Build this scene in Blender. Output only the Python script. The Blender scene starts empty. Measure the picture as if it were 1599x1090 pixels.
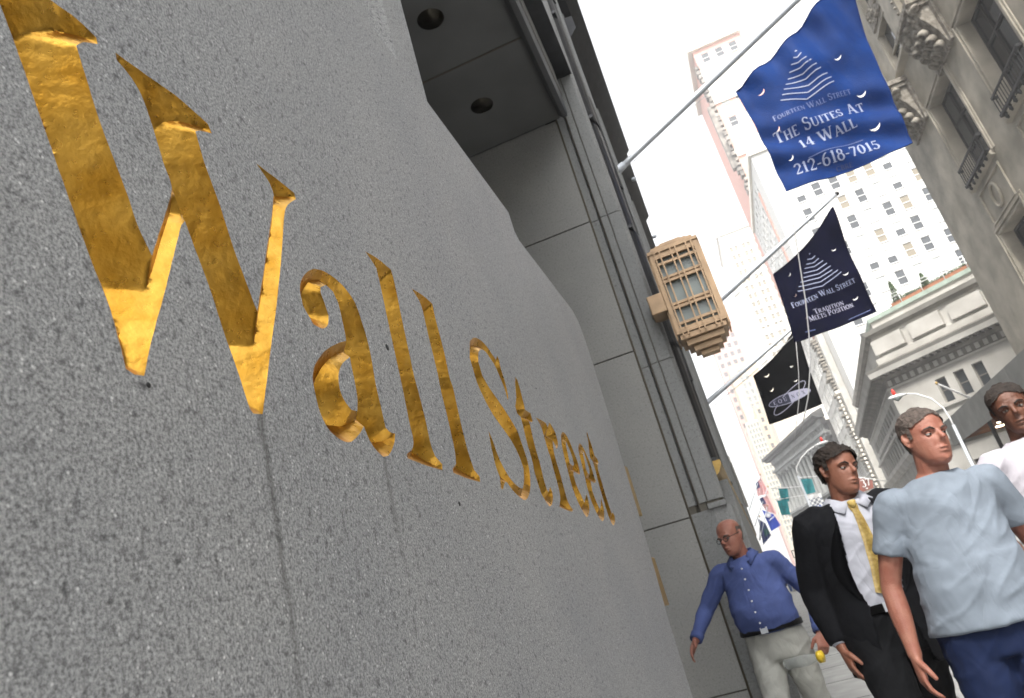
import bpy, bmesh, math, random
import numpy as np
from mathutils import Vector, Matrix, noise
from mathutils.geometry import delaunay_2d_cdt
random.seed(7)
S = bpy.context.scene
C = S.collection
R = math.radians
# ---------------------------------------------------------------- camera (metres; X across the street, Y along it, Z up)
F_PX, YAW, PIT, ROLL, EYE = 1191.79, 0.233463, 0.362831, 0.269048, 1.3
fw = Vector((-math.sin(YAW)*math.cos(PIT), math.cos(YAW)*math.cos(PIT), math.sin(PIT)))
rt0 = Vector((math.cos(YAW), math.sin(YAW), 0)); dn0 = fw.cross(rt0)
rt = math.cos(ROLL)*rt0 + math.sin(ROLL)*dn0
dn = -math.sin(ROLL)*rt0 + math.cos(ROLL)*dn0
cam = bpy.data.cameras.new('camera'); camo = bpy.data.objects.new('camera', cam); C.objects.link(camo)
camo.matrix_world = Matrix(((rt.x, -dn.x, -fw.x, 0), (rt.y, -dn.y, -fw.y, 0), (rt.z, -dn.z, -fw.z, EYE), (0, 0, 0, 1)))
cam.sensor_width = 36; cam.lens = 36*F_PX/1599; cam.clip_end = 3000; cam.clip_start = 0.05
cam.dof.use_dof = True; cam.dof.focus_distance = 1.25; cam.dof.aperture_fstop = 13
S.camera = camo
# ---------------------------------------------------------------- world, sun, exposure
SUN_EL, SUN_AZ = R(54), R(186)          # azimuth from +Y towards +X: the sun stands high behind the camera
w = bpy.data.worlds.new('World'); S.world = w; w.use_nodes = True
nt = w.node_tree; bg = nt.nodes['Background']
sky = nt.nodes.new('ShaderNodeTexSky'); sky.sky_type = 'NISHITA'; sky.sun_disc = False
sky.sun_elevation = SUN_EL; sky.sun_rotation = SUN_AZ; sky.air_density = 1.6; sky.dust_density = 3; sky.ozone_density = 0.6
hs = nt.nodes.new('ShaderNodeHueSaturation'); hs.inputs['Saturation'].default_value = 0.15
nt.links.new(sky.outputs[0], hs.inputs['Color']); nt.links.new(hs.outputs[0], bg.inputs['Color'])
bg.inputs['Strength'].default_value = 0.15
sun = bpy.data.lights.new('sun', 'SUN'); sun.energy = 2.6; sun.angle = R(9); sun.color = (1, .96, .9)
so = bpy.data.objects.new('sun', sun); C.objects.link(so)
sd = Vector((math.cos(SUN_EL)*math.sin(SUN_AZ), math.cos(SUN_EL)*math.cos(SUN_AZ), math.sin(SUN_EL)))
so.rotation_euler = sd.to_track_quat('Z', 'Y').to_euler(); so.location = (0, 0, 60)
S.view_settings.view_transform = 'Standard'; S.view_settings.look = 'None'
S.view_settings.exposure = 1.68; S.view_settings.gamma = 1; S.view_settings.use_curve_mapping = False
S.cycles.max_bounces = 6

# ---------------------------------------------------------------- measuring helpers (photo pixel + a real distance -> point)
def ray(px, py): return (px-799.5)*rt + (py-545)*dn + F_PX*fw
def PX(px, py, X): r = ray(px, py); p = r*(X/r.x); p.z += EYE; return p
def PY(px, py, Y): r = ray(px, py); p = r*(Y/r.y); p.z += EYE; return p
# ---------------------------------------------------------------- materials
def mat(name, col, rough=.7, metal=0, spec=.5, noise_amt=0, noise_scale=5, bump=0, bump_scale=30, col2=None, detail=4, coat=0, obj_coords=True, stretch=None):
    m = bpy.data.materials.new(name); m.use_nodes = True; n = m.node_tree.nodes; l = m.node_tree.links
    b = n['Principled BSDF']; b.inputs['Roughness'].default_value = rough; b.inputs['Metallic'].default_value = metal
    b.inputs['Specular IOR Level'].default_value = spec
    if coat: b.inputs['Coat Weight'].default_value = coat
    tc = n.new('ShaderNodeTexCoord'); mp = n.new('ShaderNodeMapping'); l.new(tc.outputs['Object'], mp.inputs[0])
    if stretch: mp.inputs['Scale'].default_value = stretch
    c1 = (*col, 1)
    if noise_amt or col2:
        c2 = (*col2, 1) if col2 else (*[min(1, c*(1-noise_amt)) for c in col], 1)
        nz = n.new('ShaderNodeTexNoise'); nz.inputs['Scale'].default_value = noise_scale; nz.inputs['Detail'].default_value = detail
        l.new(mp.outputs[0], nz.inputs['Vector'])
        cr = n.new('ShaderNodeValToRGB'); cr.color_ramp.elements[0].position = .35; cr.color_ramp.elements[1].position = .65
        cr.color_ramp.elements[0].color = c2; cr.color_ramp.elements[1].color = c1
        l.new(nz.outputs['Fac'], cr.inputs[0]); l.new(cr.outputs[0], b.inputs['Base Color'])
    else: b.inputs['Base Color'].default_value = c1
    if bump:
        nb = n.new('ShaderNodeTexNoise'); nb.inputs['Scale'].default_value = bump_scale; nb.inputs['Detail'].default_value = 5
        l.new(mp.outputs[0], nb.inputs['Vector'])
        bp = n.new('ShaderNodeBump'); bp.inputs['Strength'].default_value = min(1, bump); bp.inputs['Distance'].default_value = .01
        l.new(nb.outputs['Fac'], bp.inputs['Height']); l.new(bp.outputs[0], b.inputs['Normal'])
    return m

def granite(name, base, dark, light, scale=1.0, rough=.55, bump=.5, stains=False, bands=0.0):
    m = bpy.data.materials.new(name); m.use_nodes = True; n = m.node_tree.nodes; l = m.node_tree.links
    b = n['Principled BSDF']; b.inputs['Roughness'].default_value = rough
    tc = n.new('ShaderNodeTexCoord')
    def nz(s, d=3, r=.6):
        x = n.new('ShaderNodeTexNoise'); x.inputs['Scale'].default_value = s*scale; x.inputs['Detail'].default_value = d
        x.inputs['Roughness'].default_value = r; l.new(tc.outputs['Object'], x.inputs['Vector']); return x
    def ramp(src, a, bb, c0, c1):
        x = n.new('ShaderNodeValToRGB'); e = x.color_ramp.elements; e[0].position = a; e[1].position = bb
        e[0].color = c0; e[1].color = c1; l.new(src, x.inputs[0]); return x
    def mix(f, a, c, mode='MIX'):
        x = n.new('ShaderNodeMix'); x.data_type = 'RGBA'; x.blend_type = mode
        if isinstance(f, float): x.inputs[0].default_value = f
        else: l.new(f, x.inputs[0])
        l.new(a, x.inputs[6])
        if isinstance(c, tuple): x.inputs[7].default_value = c
        else: l.new(c, x.inputs[7])
        return x.outputs[2]
    grain = nz(210, 5, .75); coarse = nz(60, 4, .7); big = nz(2.2, 3)
    col = ramp(grain.outputs['Fac'], .36, .63, (*dark, 1), (*base, 1)).outputs[0]
    sp = ramp(coarse.outputs['Fac'], .30, .47, (1, 1, 1, 1), (0, 0, 0, 1))
    col = mix(sp.outputs[0], col, (*[d*.75 for d in dark], 1))
    vo = n.new('ShaderNodeTexVoronoi'); vo.inputs['Scale'].default_value = 105*scale; l.new(tc.outputs['Object'], vo.inputs['Vector'])
    wv = ramp(vo.outputs['Distance'], .10, .28, (1, 1, 1, 1), (0, 0, 0, 1))
    m2 = n.new('ShaderNodeMath'); m2.operation = 'MULTIPLY'; l.new(wv.outputs[0], m2.inputs[0])
    r2 = ramp(nz(40, 2).outputs['Fac'], .5, .6, (0, 0, 0, 1), (1, 1, 1, 1)); l.new(r2.outputs[0], m2.inputs[1])
    col = mix(m2.outputs[0], col, (*light, 1))
    bgv = ramp(big.outputs['Fac'], .3, .7, (.86, .87, .88, 1), (1.0, 1.0, .99, 1)); col = mix(1.0, col, bgv.outputs[0], 'MULTIPLY')
    if stains:
        # run-off stains under the inscription: long narrow vertical streaks of dirt at fixed places
        sx = n.new('ShaderNodeSeparateXYZ'); l.new(tc.outputs['Object'], sx.inputs[0])
        tot = None
        for (y0, ztop, wd, ln, st) in stains:
            wob = nz(6, 2); a = n.new('ShaderNodeMath'); a.operation = 'MULTIPLY_ADD'; l.new(wob.outputs['Fac'], a.inputs[0]); a.inputs[1].default_value = .03; a.inputs[2].default_value = -.015-y0
            s = n.new('ShaderNodeMath'); s.operation = 'ADD'; l.new(sx.outputs['Y'], s.inputs[0]); l.new(a.outputs[0], s.inputs[1])
            ab = n.new('ShaderNodeMath'); ab.operation = 'ABSOLUTE'; l.new(s.outputs[0], ab.inputs[0])
            mr = n.new('ShaderNodeMapRange'); l.new(ab.outputs[0], mr.inputs[0]); mr.inputs[1].default_value = 0; mr.inputs[2].default_value = wd; mr.inputs[3].default_value = st; mr.inputs[4].default_value = 0
            mz = n.new('ShaderNodeMapRange'); l.new(sx.outputs['Z'], mz.inputs[0]); mz.inputs[1].default_value = ztop-ln; mz.inputs[2].default_value = ztop-.02; mz.inputs[3].default_value = 0; mz.inputs[4].default_value = 1
            mt = n.new('ShaderNodeMapRange'); l.new(sx.outputs['Z'], mt.inputs[0]); mt.inputs[1].default_value = ztop; mt.inputs[2].default_value = ztop+.012; mt.inputs[3].default_value = 1; mt.inputs[4].default_value = 0
            p = n.new('ShaderNodeMath'); p.operation = 'MULTIPLY'; l.new(mr.outputs[0], p.inputs[0]); l.new(mz.outputs[0], p.inputs[1])
            q = n.new('ShaderNodeMath'); q.operation = 'MULTIPLY'; l.new(p.outputs[0], q.inputs[0]); l.new(mt.outputs[0], q.inputs[1])
            if tot is None: tot = q
            else:
                ad = n.new('ShaderNodeMath'); ad.operation = 'MAXIMUM'; l.new(tot.outputs[0], ad.inputs[0]); l.new(q.outputs[0], ad.inputs[1]); tot = ad
        col = mix(tot.outputs[0], col, (.035, .036, .03, 1))
    l.new(col, b.inputs['Base Color'])
    if bump:
        bp = n.new('ShaderNodeBump'); bp.inputs['Strength'].default_value = bump; bp.inputs['Distance'].default_value = .004
        ad = n.new('ShaderNodeMath'); ad.operation = 'ADD'; l.new(grain.outputs['Fac'], ad.inputs[0]); l.new(coarse.outputs['Fac'], ad.inputs[1])
        l.new(ad.outputs[0], bp.inputs['Height']); l.new(bp.outputs[0], b.inputs['Normal'])
    return m

W0 = .45                                  # the inscribed face stands this far left of the camera
STAINS = [(1.515*.45, EYE+.655*.45, .009, .55, .6), (2.146*.45, EYE+.645*.45, .010, .22, .5), (4.9*.45, EYE+1.15*.45, .02, .3, .3)]
M = {}
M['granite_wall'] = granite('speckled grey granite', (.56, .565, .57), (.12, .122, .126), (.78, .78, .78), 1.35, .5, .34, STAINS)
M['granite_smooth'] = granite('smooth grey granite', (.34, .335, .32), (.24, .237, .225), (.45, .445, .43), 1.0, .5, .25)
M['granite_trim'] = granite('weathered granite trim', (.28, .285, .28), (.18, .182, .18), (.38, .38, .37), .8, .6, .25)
M['joint'] = mat('stone joint', (.12, .11, .09), .9)
def gold_mat():
    m = mat('gold leaf', (.76, .43, .075), .34, 1.0, noise_amt=.30, noise_scale=22, col2=(.60, .30, .035))
    n = m.node_tree.nodes; l = m.node_tree.links; b = n['Principled BSDF']
    tc = n.new('ShaderNodeTexCoord')
    a = n.new('ShaderNodeTexNoise'); a.inputs['Scale'].default_value = 95; a.inputs['Detail'].default_value = 3
    c = n.new('ShaderNodeTexNoise'); c.inputs['Scale'].default_value = 24; c.inputs['Detail'].default_value = 2
    for x in (a, c): l.new(tc.outputs['Object'], x.inputs['Vector'])
    ad = n.new('ShaderNodeMath'); ad.operation = 'MULTIPLY_ADD'; l.new(c.outputs['Fac'], ad.inputs[0]); ad.inputs[1].default_value = 1.8; l.new(a.outputs['Fac'], ad.inputs[2])
    bp = n.new('ShaderNodeBump'); bp.inputs['Strength'].default_value = .22; bp.inputs['Distance'].default_value = .005
    l.new(ad.outputs[0], bp.inputs['Height']); l.new(bp.outputs[0], b.inputs['Normal'])
    rr = n.new('ShaderNodeMapRange'); l.new(a.outputs['Fac'], rr.inputs[0]); rr.inputs[3].default_value = .20; rr.inputs[4].default_value = .40
    l.new(rr.outputs[0], b.inputs['Roughness'])
    return m
M['gold'] = gold_mat()
M['brass'] = mat('dull brass', (.42, .28, .09), .45, .7, noise_amt=.2, noise_scale=40)
M['bronze'] = mat('pale bronze', (.45, .31, .19), .5, .35, noise_amt=.25, noise_scale=9)
M['bronze_dark'] = mat('dark bronze', (.045, .047, .052), .45, .5, noise_amt=.35, noise_scale=6)
M['lamp_glass'] = mat('frosted grey glass', (.20, .235, .225), .25, 0, noise_amt=.12, noise_scale=7)
M['dark'] = mat('black opening', (.012, .012, .013), .6)
M['glass'] = mat('dark window glass', (.03, .035, .04), .08, 0, .8)
M['glass_dark'] = mat('unlit window glass', (.008, .009, .01), .15, 0, .35)
M['glass_pale'] = mat('pale blind behind glass', (.55, .57, .55), .2, 0, .6)
M['glass_tan'] = mat('drawn tan blind', (.20, .17, .12), .4)
M['frame_white'] = mat('white painted sash', (.75, .75, .73), .5)
M['marble'] = mat('weathered pale marble', (.49, .445, .37), .6, noise_amt=.5, noise_scale=.9, col2=(.30, .27, .215), detail=9, bump=.3, bump_scale=12)
M['marble_dark'] = mat('sooty carved marble', (.36, .33, .28), .8, noise_amt=.6, noise_scale=5, col2=(.15, .13, .105), detail=6, bump=.6, bump_scale=18)
M['lime'] = mat('limestone', (.50, .485, .45), .8, noise_scale=.6, col2=(.38, .365, .335), detail=7, bump=.2, bump_scale=4)
M['lime_dark'] = mat('darker limestone', (.22, .205, .175), .85, noise_scale=1.1, col2=(.12, .11, .095), detail=8)  # darker tone for the frieze, bed mould, modillions and recessed courses
M['white_brick'] = mat('white glazed brick', (.60, .59, .565), .6, noise_scale=1.5, col2=(.53, .52, .49), detail=6)
M['pink_brick'] = mat('pink brick', (.62, .36, .30), .85, noise_scale=2, col2=(.54, .30, .25), detail=5)
M['tan_brick'] = mat('tan brick', (.62, .47, .33), .85, noise_scale=1, col2=(.54, .40, .27), detail=5)
M['tan_pale'] = mat('pale buff stone', (.70, .62, .50), .85, noise_scale=.7, col2=(.62, .54, .42), detail=5)
M['cream'] = mat('cream terracotta', (.78, .74, .66), .8, noise_scale=.5, col2=(.68, .64, .56), detail=6)
M['grid_glass'] = mat('grey tower glass', (.22, .25, .25), .25, 0, .6, noise_amt=.3, noise_scale=.4)
M['grey_stone'] = mat('grey sooty stone', (.24, .245, .235), .85, noise_scale=.5, col2=(.15, .155, .15), detail=7)
M['grey_dark'] = mat('dark cornice stone', (.10, .10, .095), .85, noise_scale=.8, col2=(.06, .06, .058))
M['verdigris'] = mat('green copper coping', (.36, .44, .38), .7, noise_scale=2, col2=(.28, .34, .29))
M['terracotta'] = mat('terracotta planter', (.42, .17, .09), .8, noise_amt=.3)
M['leaf'] = mat('shrub leaves', (.09, .15, .05), .7, noise_amt=.5, noise_scale=4)
M['asphalt'] = mat('asphalt', (.06, .06, .062), .85, noise_amt=.3, noise_scale=20, bump=.4, bump_scale=90)
M['pave'] = mat('concrete pavement', (.33, .33, .32), .85, noise_amt=.25, noise_scale=3, bump=.25, bump_scale=50)
M['kerb'] = mat('granite kerb', (.28, .28, .28), .7, noise_amt=.3, noise_scale=30)
M['steel'] = mat('painted grey pole', (.55, .58, .62), .35, .2, noise_amt=.12, noise_scale=4)
M['rope'] = mat('pale rope', (.35, .35, .35), .8)
M['white'] = mat('white paint', (.8, .8, .8), .6)
M['red'] = mat('red plastic', (.65, .04, .025), .4)
M['orange_under'] = mat('warm timber soffit', (.30, .12, .045), .6, noise_amt=.4, noise_scale=3, stretch=(1, 6, 1))
M['shed_panel'] = mat('grey canopy panel', (.36, .36, .345), .7, noise_amt=.2, noise_scale=1.5)
def emit(name, col, s):
    m = bpy.data.materials.new(name); m.use_nodes = True; b = m.node_tree.nodes['Principled BSDF']
    b.inputs['Emission Color'].default_value = (*col, 1); b.inputs['Emission Strength'].default_value = s; b.inputs['Base Color'].default_value = (*col, 1); return m
M['tube'] = emit('lit tube', (1, .86, .6), 3.5)

# ---------------------------------------------------------------- object helpers
def link(o, parent=None):
    C.objects.link(o)
    if parent: o.parent = parent
    return o
def obj(name, bm, mats, parent=None, smooth=False, loc=None):
    me = bpy.data.meshes.new(name)
    if isinstance(bm, bmesh.types.BMesh): bm.to_mesh(me); bm.free()
    else: me.from_pydata([tuple(v) for v in bm[0]], [], [tuple(f) for f in bm[1]])
    for m in (mats if isinstance(mats, (list, tuple)) else [mats]): me.materials.append(m)
    if smooth:
        for p in me.polygons: p.use_smooth = True
    o = bpy.data.objects.new(name, me); link(o, parent)
    if loc: o.location = loc
    return o
def tag(o, label, cat, group=None, kind=None):
    o['label'] = label; o['category'] = cat
    if group: o['group'] = group
    if kind: o['kind'] = kind
    return o
def struct(o): o['kind'] = 'structure'; return o
def thing(name, label, cat, loc=(0, 0, 0), rz=0, group=None):
    o = bpy.data.objects.new(name, None); o.empty_display_size = .2; C.objects.link(o); o.location = loc; o.rotation_euler = (0, 0, rz)
    return tag(o, label, cat, group)
def B(): return bmesh.new()
def box(bm, x0, x1, y0, y1, z0, z1, mi=0):
    vs = [bm.verts.new((x, y, z)) for x in (x0, x1) for y in (y0, y1) for z in (z0, z1)]
    for q in ((0, 1, 3, 2), (4, 6, 7, 5), (0, 4, 5, 1), (2, 3, 7, 6), (0, 2, 6, 4), (1, 5, 7, 3)):
        f = bm.faces.new([vs[i] for i in q]); f.material_index = mi
    return vs
def bev(bm, w, seg=2):
    bmesh.ops.recalc_face_normals(bm, faces=bm.faces)
    bmesh.ops.bevel(bm, geom=list(bm.edges), offset=w, segments=seg, affect='EDGES', profile=.6)
    return bm
def tube(bm, pts, rad, n=10, cap=True, mi=0):
    pts = [Vector(p) for p in pts]; k = len(pts)
    if not isinstance(rad, (list, tuple)): rad = [rad]*k
    rings = []; up = None
    for i, p in enumerate(pts):
        t = (pts[min(i+1, k-1)]-pts[max(i-1, 0)]).normalized()
        if up is None:
            up = t.orthogonal().normalized()
        up = (up - t*up.dot(t)).normalized(); s = t.cross(up)
        rings.append([bm.verts.new(p+(up*math.cos(a)+s*math.sin(a))*rad[i]) for a in [2*math.pi*j/n for j in range(n)]])
    for i in range(k-1):
        for j in range(n):
            f = bm.faces.new((rings[i][j], rings[i][(j+1) % n], rings[i+1][(j+1) % n], rings[i+1][j])); f.material_index = mi; f.smooth = True
    if cap: bm.faces.new(rings[0][::-1]).material_index = mi; bm.faces.new(rings[-1]).material_index = mi
def prism(bm, pts2, axis, a0, a1, mi=0):
    """extrude closed 2-D outline along an axis: 'x' -> (y,z), 'y' -> (x,z), 'z' -> (x,y)"""
    def P(u, v, a): return {'x': (a, u, v), 'y': (u, a, v), 'z': (u, v, a)}[axis]
    A = [bm.verts.new(P(u, v, a0)) for u, v in pts2]; Bv = [bm.verts.new(P(u, v, a1)) for u, v in pts2]
    n = len(pts2)
    bm.faces.new(A).material_index = mi; bm.faces.new(Bv[::-1]).material_index = mi
    for i in range(n): bm.faces.new((A[i], A[(i+1) % n], Bv[(i+1) % n], Bv[i])).material_index = mi
def lathe(bm, prof, c, n=16, axis='z', mi=0):
    rings = []
    for r, z in prof:
        ring = []
        for j in range(n):
            a = 2*math.pi*j/n; x, y = r*math.cos(a), r*math.sin(a)
            v = {'z': (x, y, z), 'x': (z, x, y), 'y': (x, z, y)}[axis]
            ring.append(bm.verts.new((c[0]+v[0], c[1]+v[1], c[2]+v[2])))
        rings.append(ring)
    for i in range(len(rings)-1):
        for j in range(n):
            f = bm.faces.new((rings[i][j], rings[i][(j+1) % n], rings[i+1][(j+1) % n], rings[i+1][j])); f.smooth = True; f.material_index = mi
    bm.faces.new(rings[0][::-1]).material_index = mi; bm.faces.new(rings[-1]).material_index = mi
def fixn(bm): bmesh.ops.recalc_face_normals(bm, faces=bm.faces); return bm
def wallgrid(bm, O, u, W, H, cols, rows, depth, skip=None, mi=0):
    """a wall face in the plane (u, z) with rectangular openings and reveals; n = outward normal is u x z"""
    O = Vector(O); u = Vector(u).normalized(); z = Vector((0, 0, 1)); n = u.cross(z)
    us = sorted({0, W, *[a for c in cols for a in c]}); vs = sorted({0, H, *[a for r in rows for a in r]})
    V = {}
    def vert(a, b, d=0):
        k = (round(a, 4), round(b, 4), d)
        if k not in V: V[k] = bm.verts.new(O+u*a+z*b-n*d)
        return V[k]
    cs = {(round(a, 4), round(b, 4)): i for i, (a, b) in enumerate(cols)}; rs = {(round(a, 4), round(b, 4)): i for i, (a, b) in enumerate(rows)}
    opens = []
    for i in range(len(us)-1):
        for j in range(len(vs)-1):
            a, b, c, d = us[i], us[i+1], vs[j], vs[j+1]
            ci = cs.get((round(a, 4), round(b, 4))); ri = rs.get((round(c, 4), round(d, 4)))
            if ci is not None and ri is not None and not (skip and skip(ci, ri)):
                opens.append((ci, ri, O+u*(a+b)/2+z*(c+d)/2, b-a, d-c))
                for (p, q) in (((a, c), (b, c)), ((b, c), (b, d)), ((b, d), (a, d)), ((a, d), (a, c))):
                    bm.faces.new((vert(*p), vert(*q), vert(*q, depth), vert(*p, depth))).material_index = mi
            else:
                bm.faces.new((vert(a, c), vert(b, c), vert(b, d), vert(a, d))).material_index = mi
    return opens, u, n
def window_mesh(name, w, h, glass, frame='frame_white', kind='sash', fr=.07, sill=True, depth=.12):
    """local frame: x = along wall, -y = outward, origin at opening centre on the wall face"""
    bm = B(); d = depth
    v = [bm.verts.new((x*w/2, d, z*h/2)) for x, z in ((-1, -1), (1, -1), (1, 1), (-1, 1))]; bm.faces.new(v).material_index = 0
    for x0, x1, z0, z1 in ((-w/2, -w/2+fr, -h/2, h/2), (w/2-fr, w/2, -h/2, h/2), (-w/2+fr, w/2-fr, h/2-fr, h/2), (-w/2+fr, w/2-fr, -h/2, -h/2+fr)):
        box(bm, x0, x1, d-.05, d-.002, z0, z1, 1)
    if kind == 'sash': box(bm, -w/2+fr, w/2-fr, d-.06, d-.003, -.04, .04, 1)
    if kind == 'blind': # upper sash blind drawn
        box(bm, -w/2+fr, w/2-fr, d-.06, d-.003, -.04, .04, 1); box(bm, -w/2+fr, w/2-fr, d-.03, d-.004, .04, h/2-fr, 2)
    if sill: box(bm, -w/2-.08, w/2+.08, -.1, d-.06, -h/2-.1, -h/2-.003, 1)
    me = bpy.data.meshes.new(name); fixn(bm).to_mesh(me); bm.free()
    for m in (glass, frame, 'glass_pale'): me.materials.append(M[m])
    return me
def put_windows(opens, u, n, parent, meshes, limit=100, name='window'):
    ang = math.atan2(u.y, u.x); rest = []
    for k, (ci, ri, p, w, h) in enumerate(opens):
        me = meshes[random.Random(ci*31+ri*7+k).randrange(len(meshes))] if isinstance(meshes, list) else meshes
        if k < limit:
            o = bpy.data.objects.new(name, me); link(o, parent); o.location = p; o.rotation_euler = (0, 0, ang)
        else: rest.append((p, me))
    if rest:
        bm = B(); mt = None
        for p, me in rest:
            t = bmesh.new(); t.from_mesh(me); t.transform(Matrix.Translation(p) @ Matrix.Rotation(ang, 4, 'Z'))
            tm = bpy.data.meshes.new('t'); t.to_mesh(tm); t.free(); bm.from_mesh(tm); bpy.data.meshes.remove(tm); mt = list(me.materials)
        o = obj('small_windows', bm, mt, parent); o['kind'] = 'stuff'
def smooth_poly(P, step, ang=38):
    """resample a closed outline with Catmull-Rom, keeping sharp corners"""
    P = [np.array(p, float) for p in P]; n = len(P); out = []
    sharp = []
    for i in range(n):
        a, b, c = P[i-1], P[i], P[(i+1) % n]; d1 = b-a; d2 = c-b
        t = abs(math.atan2(d1[0]*d2[1]-d1[1]*d2[0], d1 @ d2)); sharp.append(t > R(ang))
    for i in range(n):
        p0, p1, p2, p3 = P[i-1], P[i], P[(i+1) % n], P[(i+2) % n]; L = np.linalg.norm(p2-p1)
        t1 = (p2-p1) if sharp[i] else (p2-p0)/2; t2 = (p2-p1) if sharp[(i+1) % n] else (p3-p1)/2
        for t, w_ in ((t1, 0), (t2, 0)):
            l = np.linalg.norm(t)
            if l > L: t *= L/l
        k = max(1, int(L/step))
        for j in range(k):
            s = j/k; h = (2*s**3-3*s*s+1)*p1+(s**3-2*s*s+s)*t1+(-2*s**3+3*s*s)*p2+(s**3-s*s)*t2; out.append(h)
    return np.array(out)
def inside(poly, pts):
    x, y = pts[:, 0], pts[:, 1]; c = np.zeros(len(pts), bool); j = len(poly)-1
    for i in range(len(poly)):
        xi, yi = poly[i]; xj, yj = poly[j]
        if yi != yj: c ^= ((yi > y) != (yj > y)) & (x < (xj-xi)*(y-yi)/(yj-yi)+xi)
        j = i
    return c
def dist_poly(polys, pts):
    d = np.full(len(pts), 1e9)
    for P in polys:
        A = P; Bq = np.roll(P, -1, 0)
        for a, b in zip(A, Bq):
            ab = b-a; t = np.clip(((pts-a) @ ab)/max(ab @ ab, 1e-12), 0, 1); d = np.minimum(d, np.linalg.norm(pts-(a+t[:, None]*ab), axis=1))
    return d
def cdt(polys, extra):
    vs = []; es = []
    for P in polys:
        b = len(vs); n = len(P); vs += [Vector((p[0], p[1])) for p in P]; es += [(b+i, b+(i+1) % n) for i in range(n)]
    vs += [Vector((p[0], p[1])) for p in extra]
    v, e, f, *_ = delaunay_2d_cdt(vs, es, [], 0, 1e-6)
    return np.array([[a.x, a.y] for a in v]), np.array([list(t) for t in f])

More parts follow.
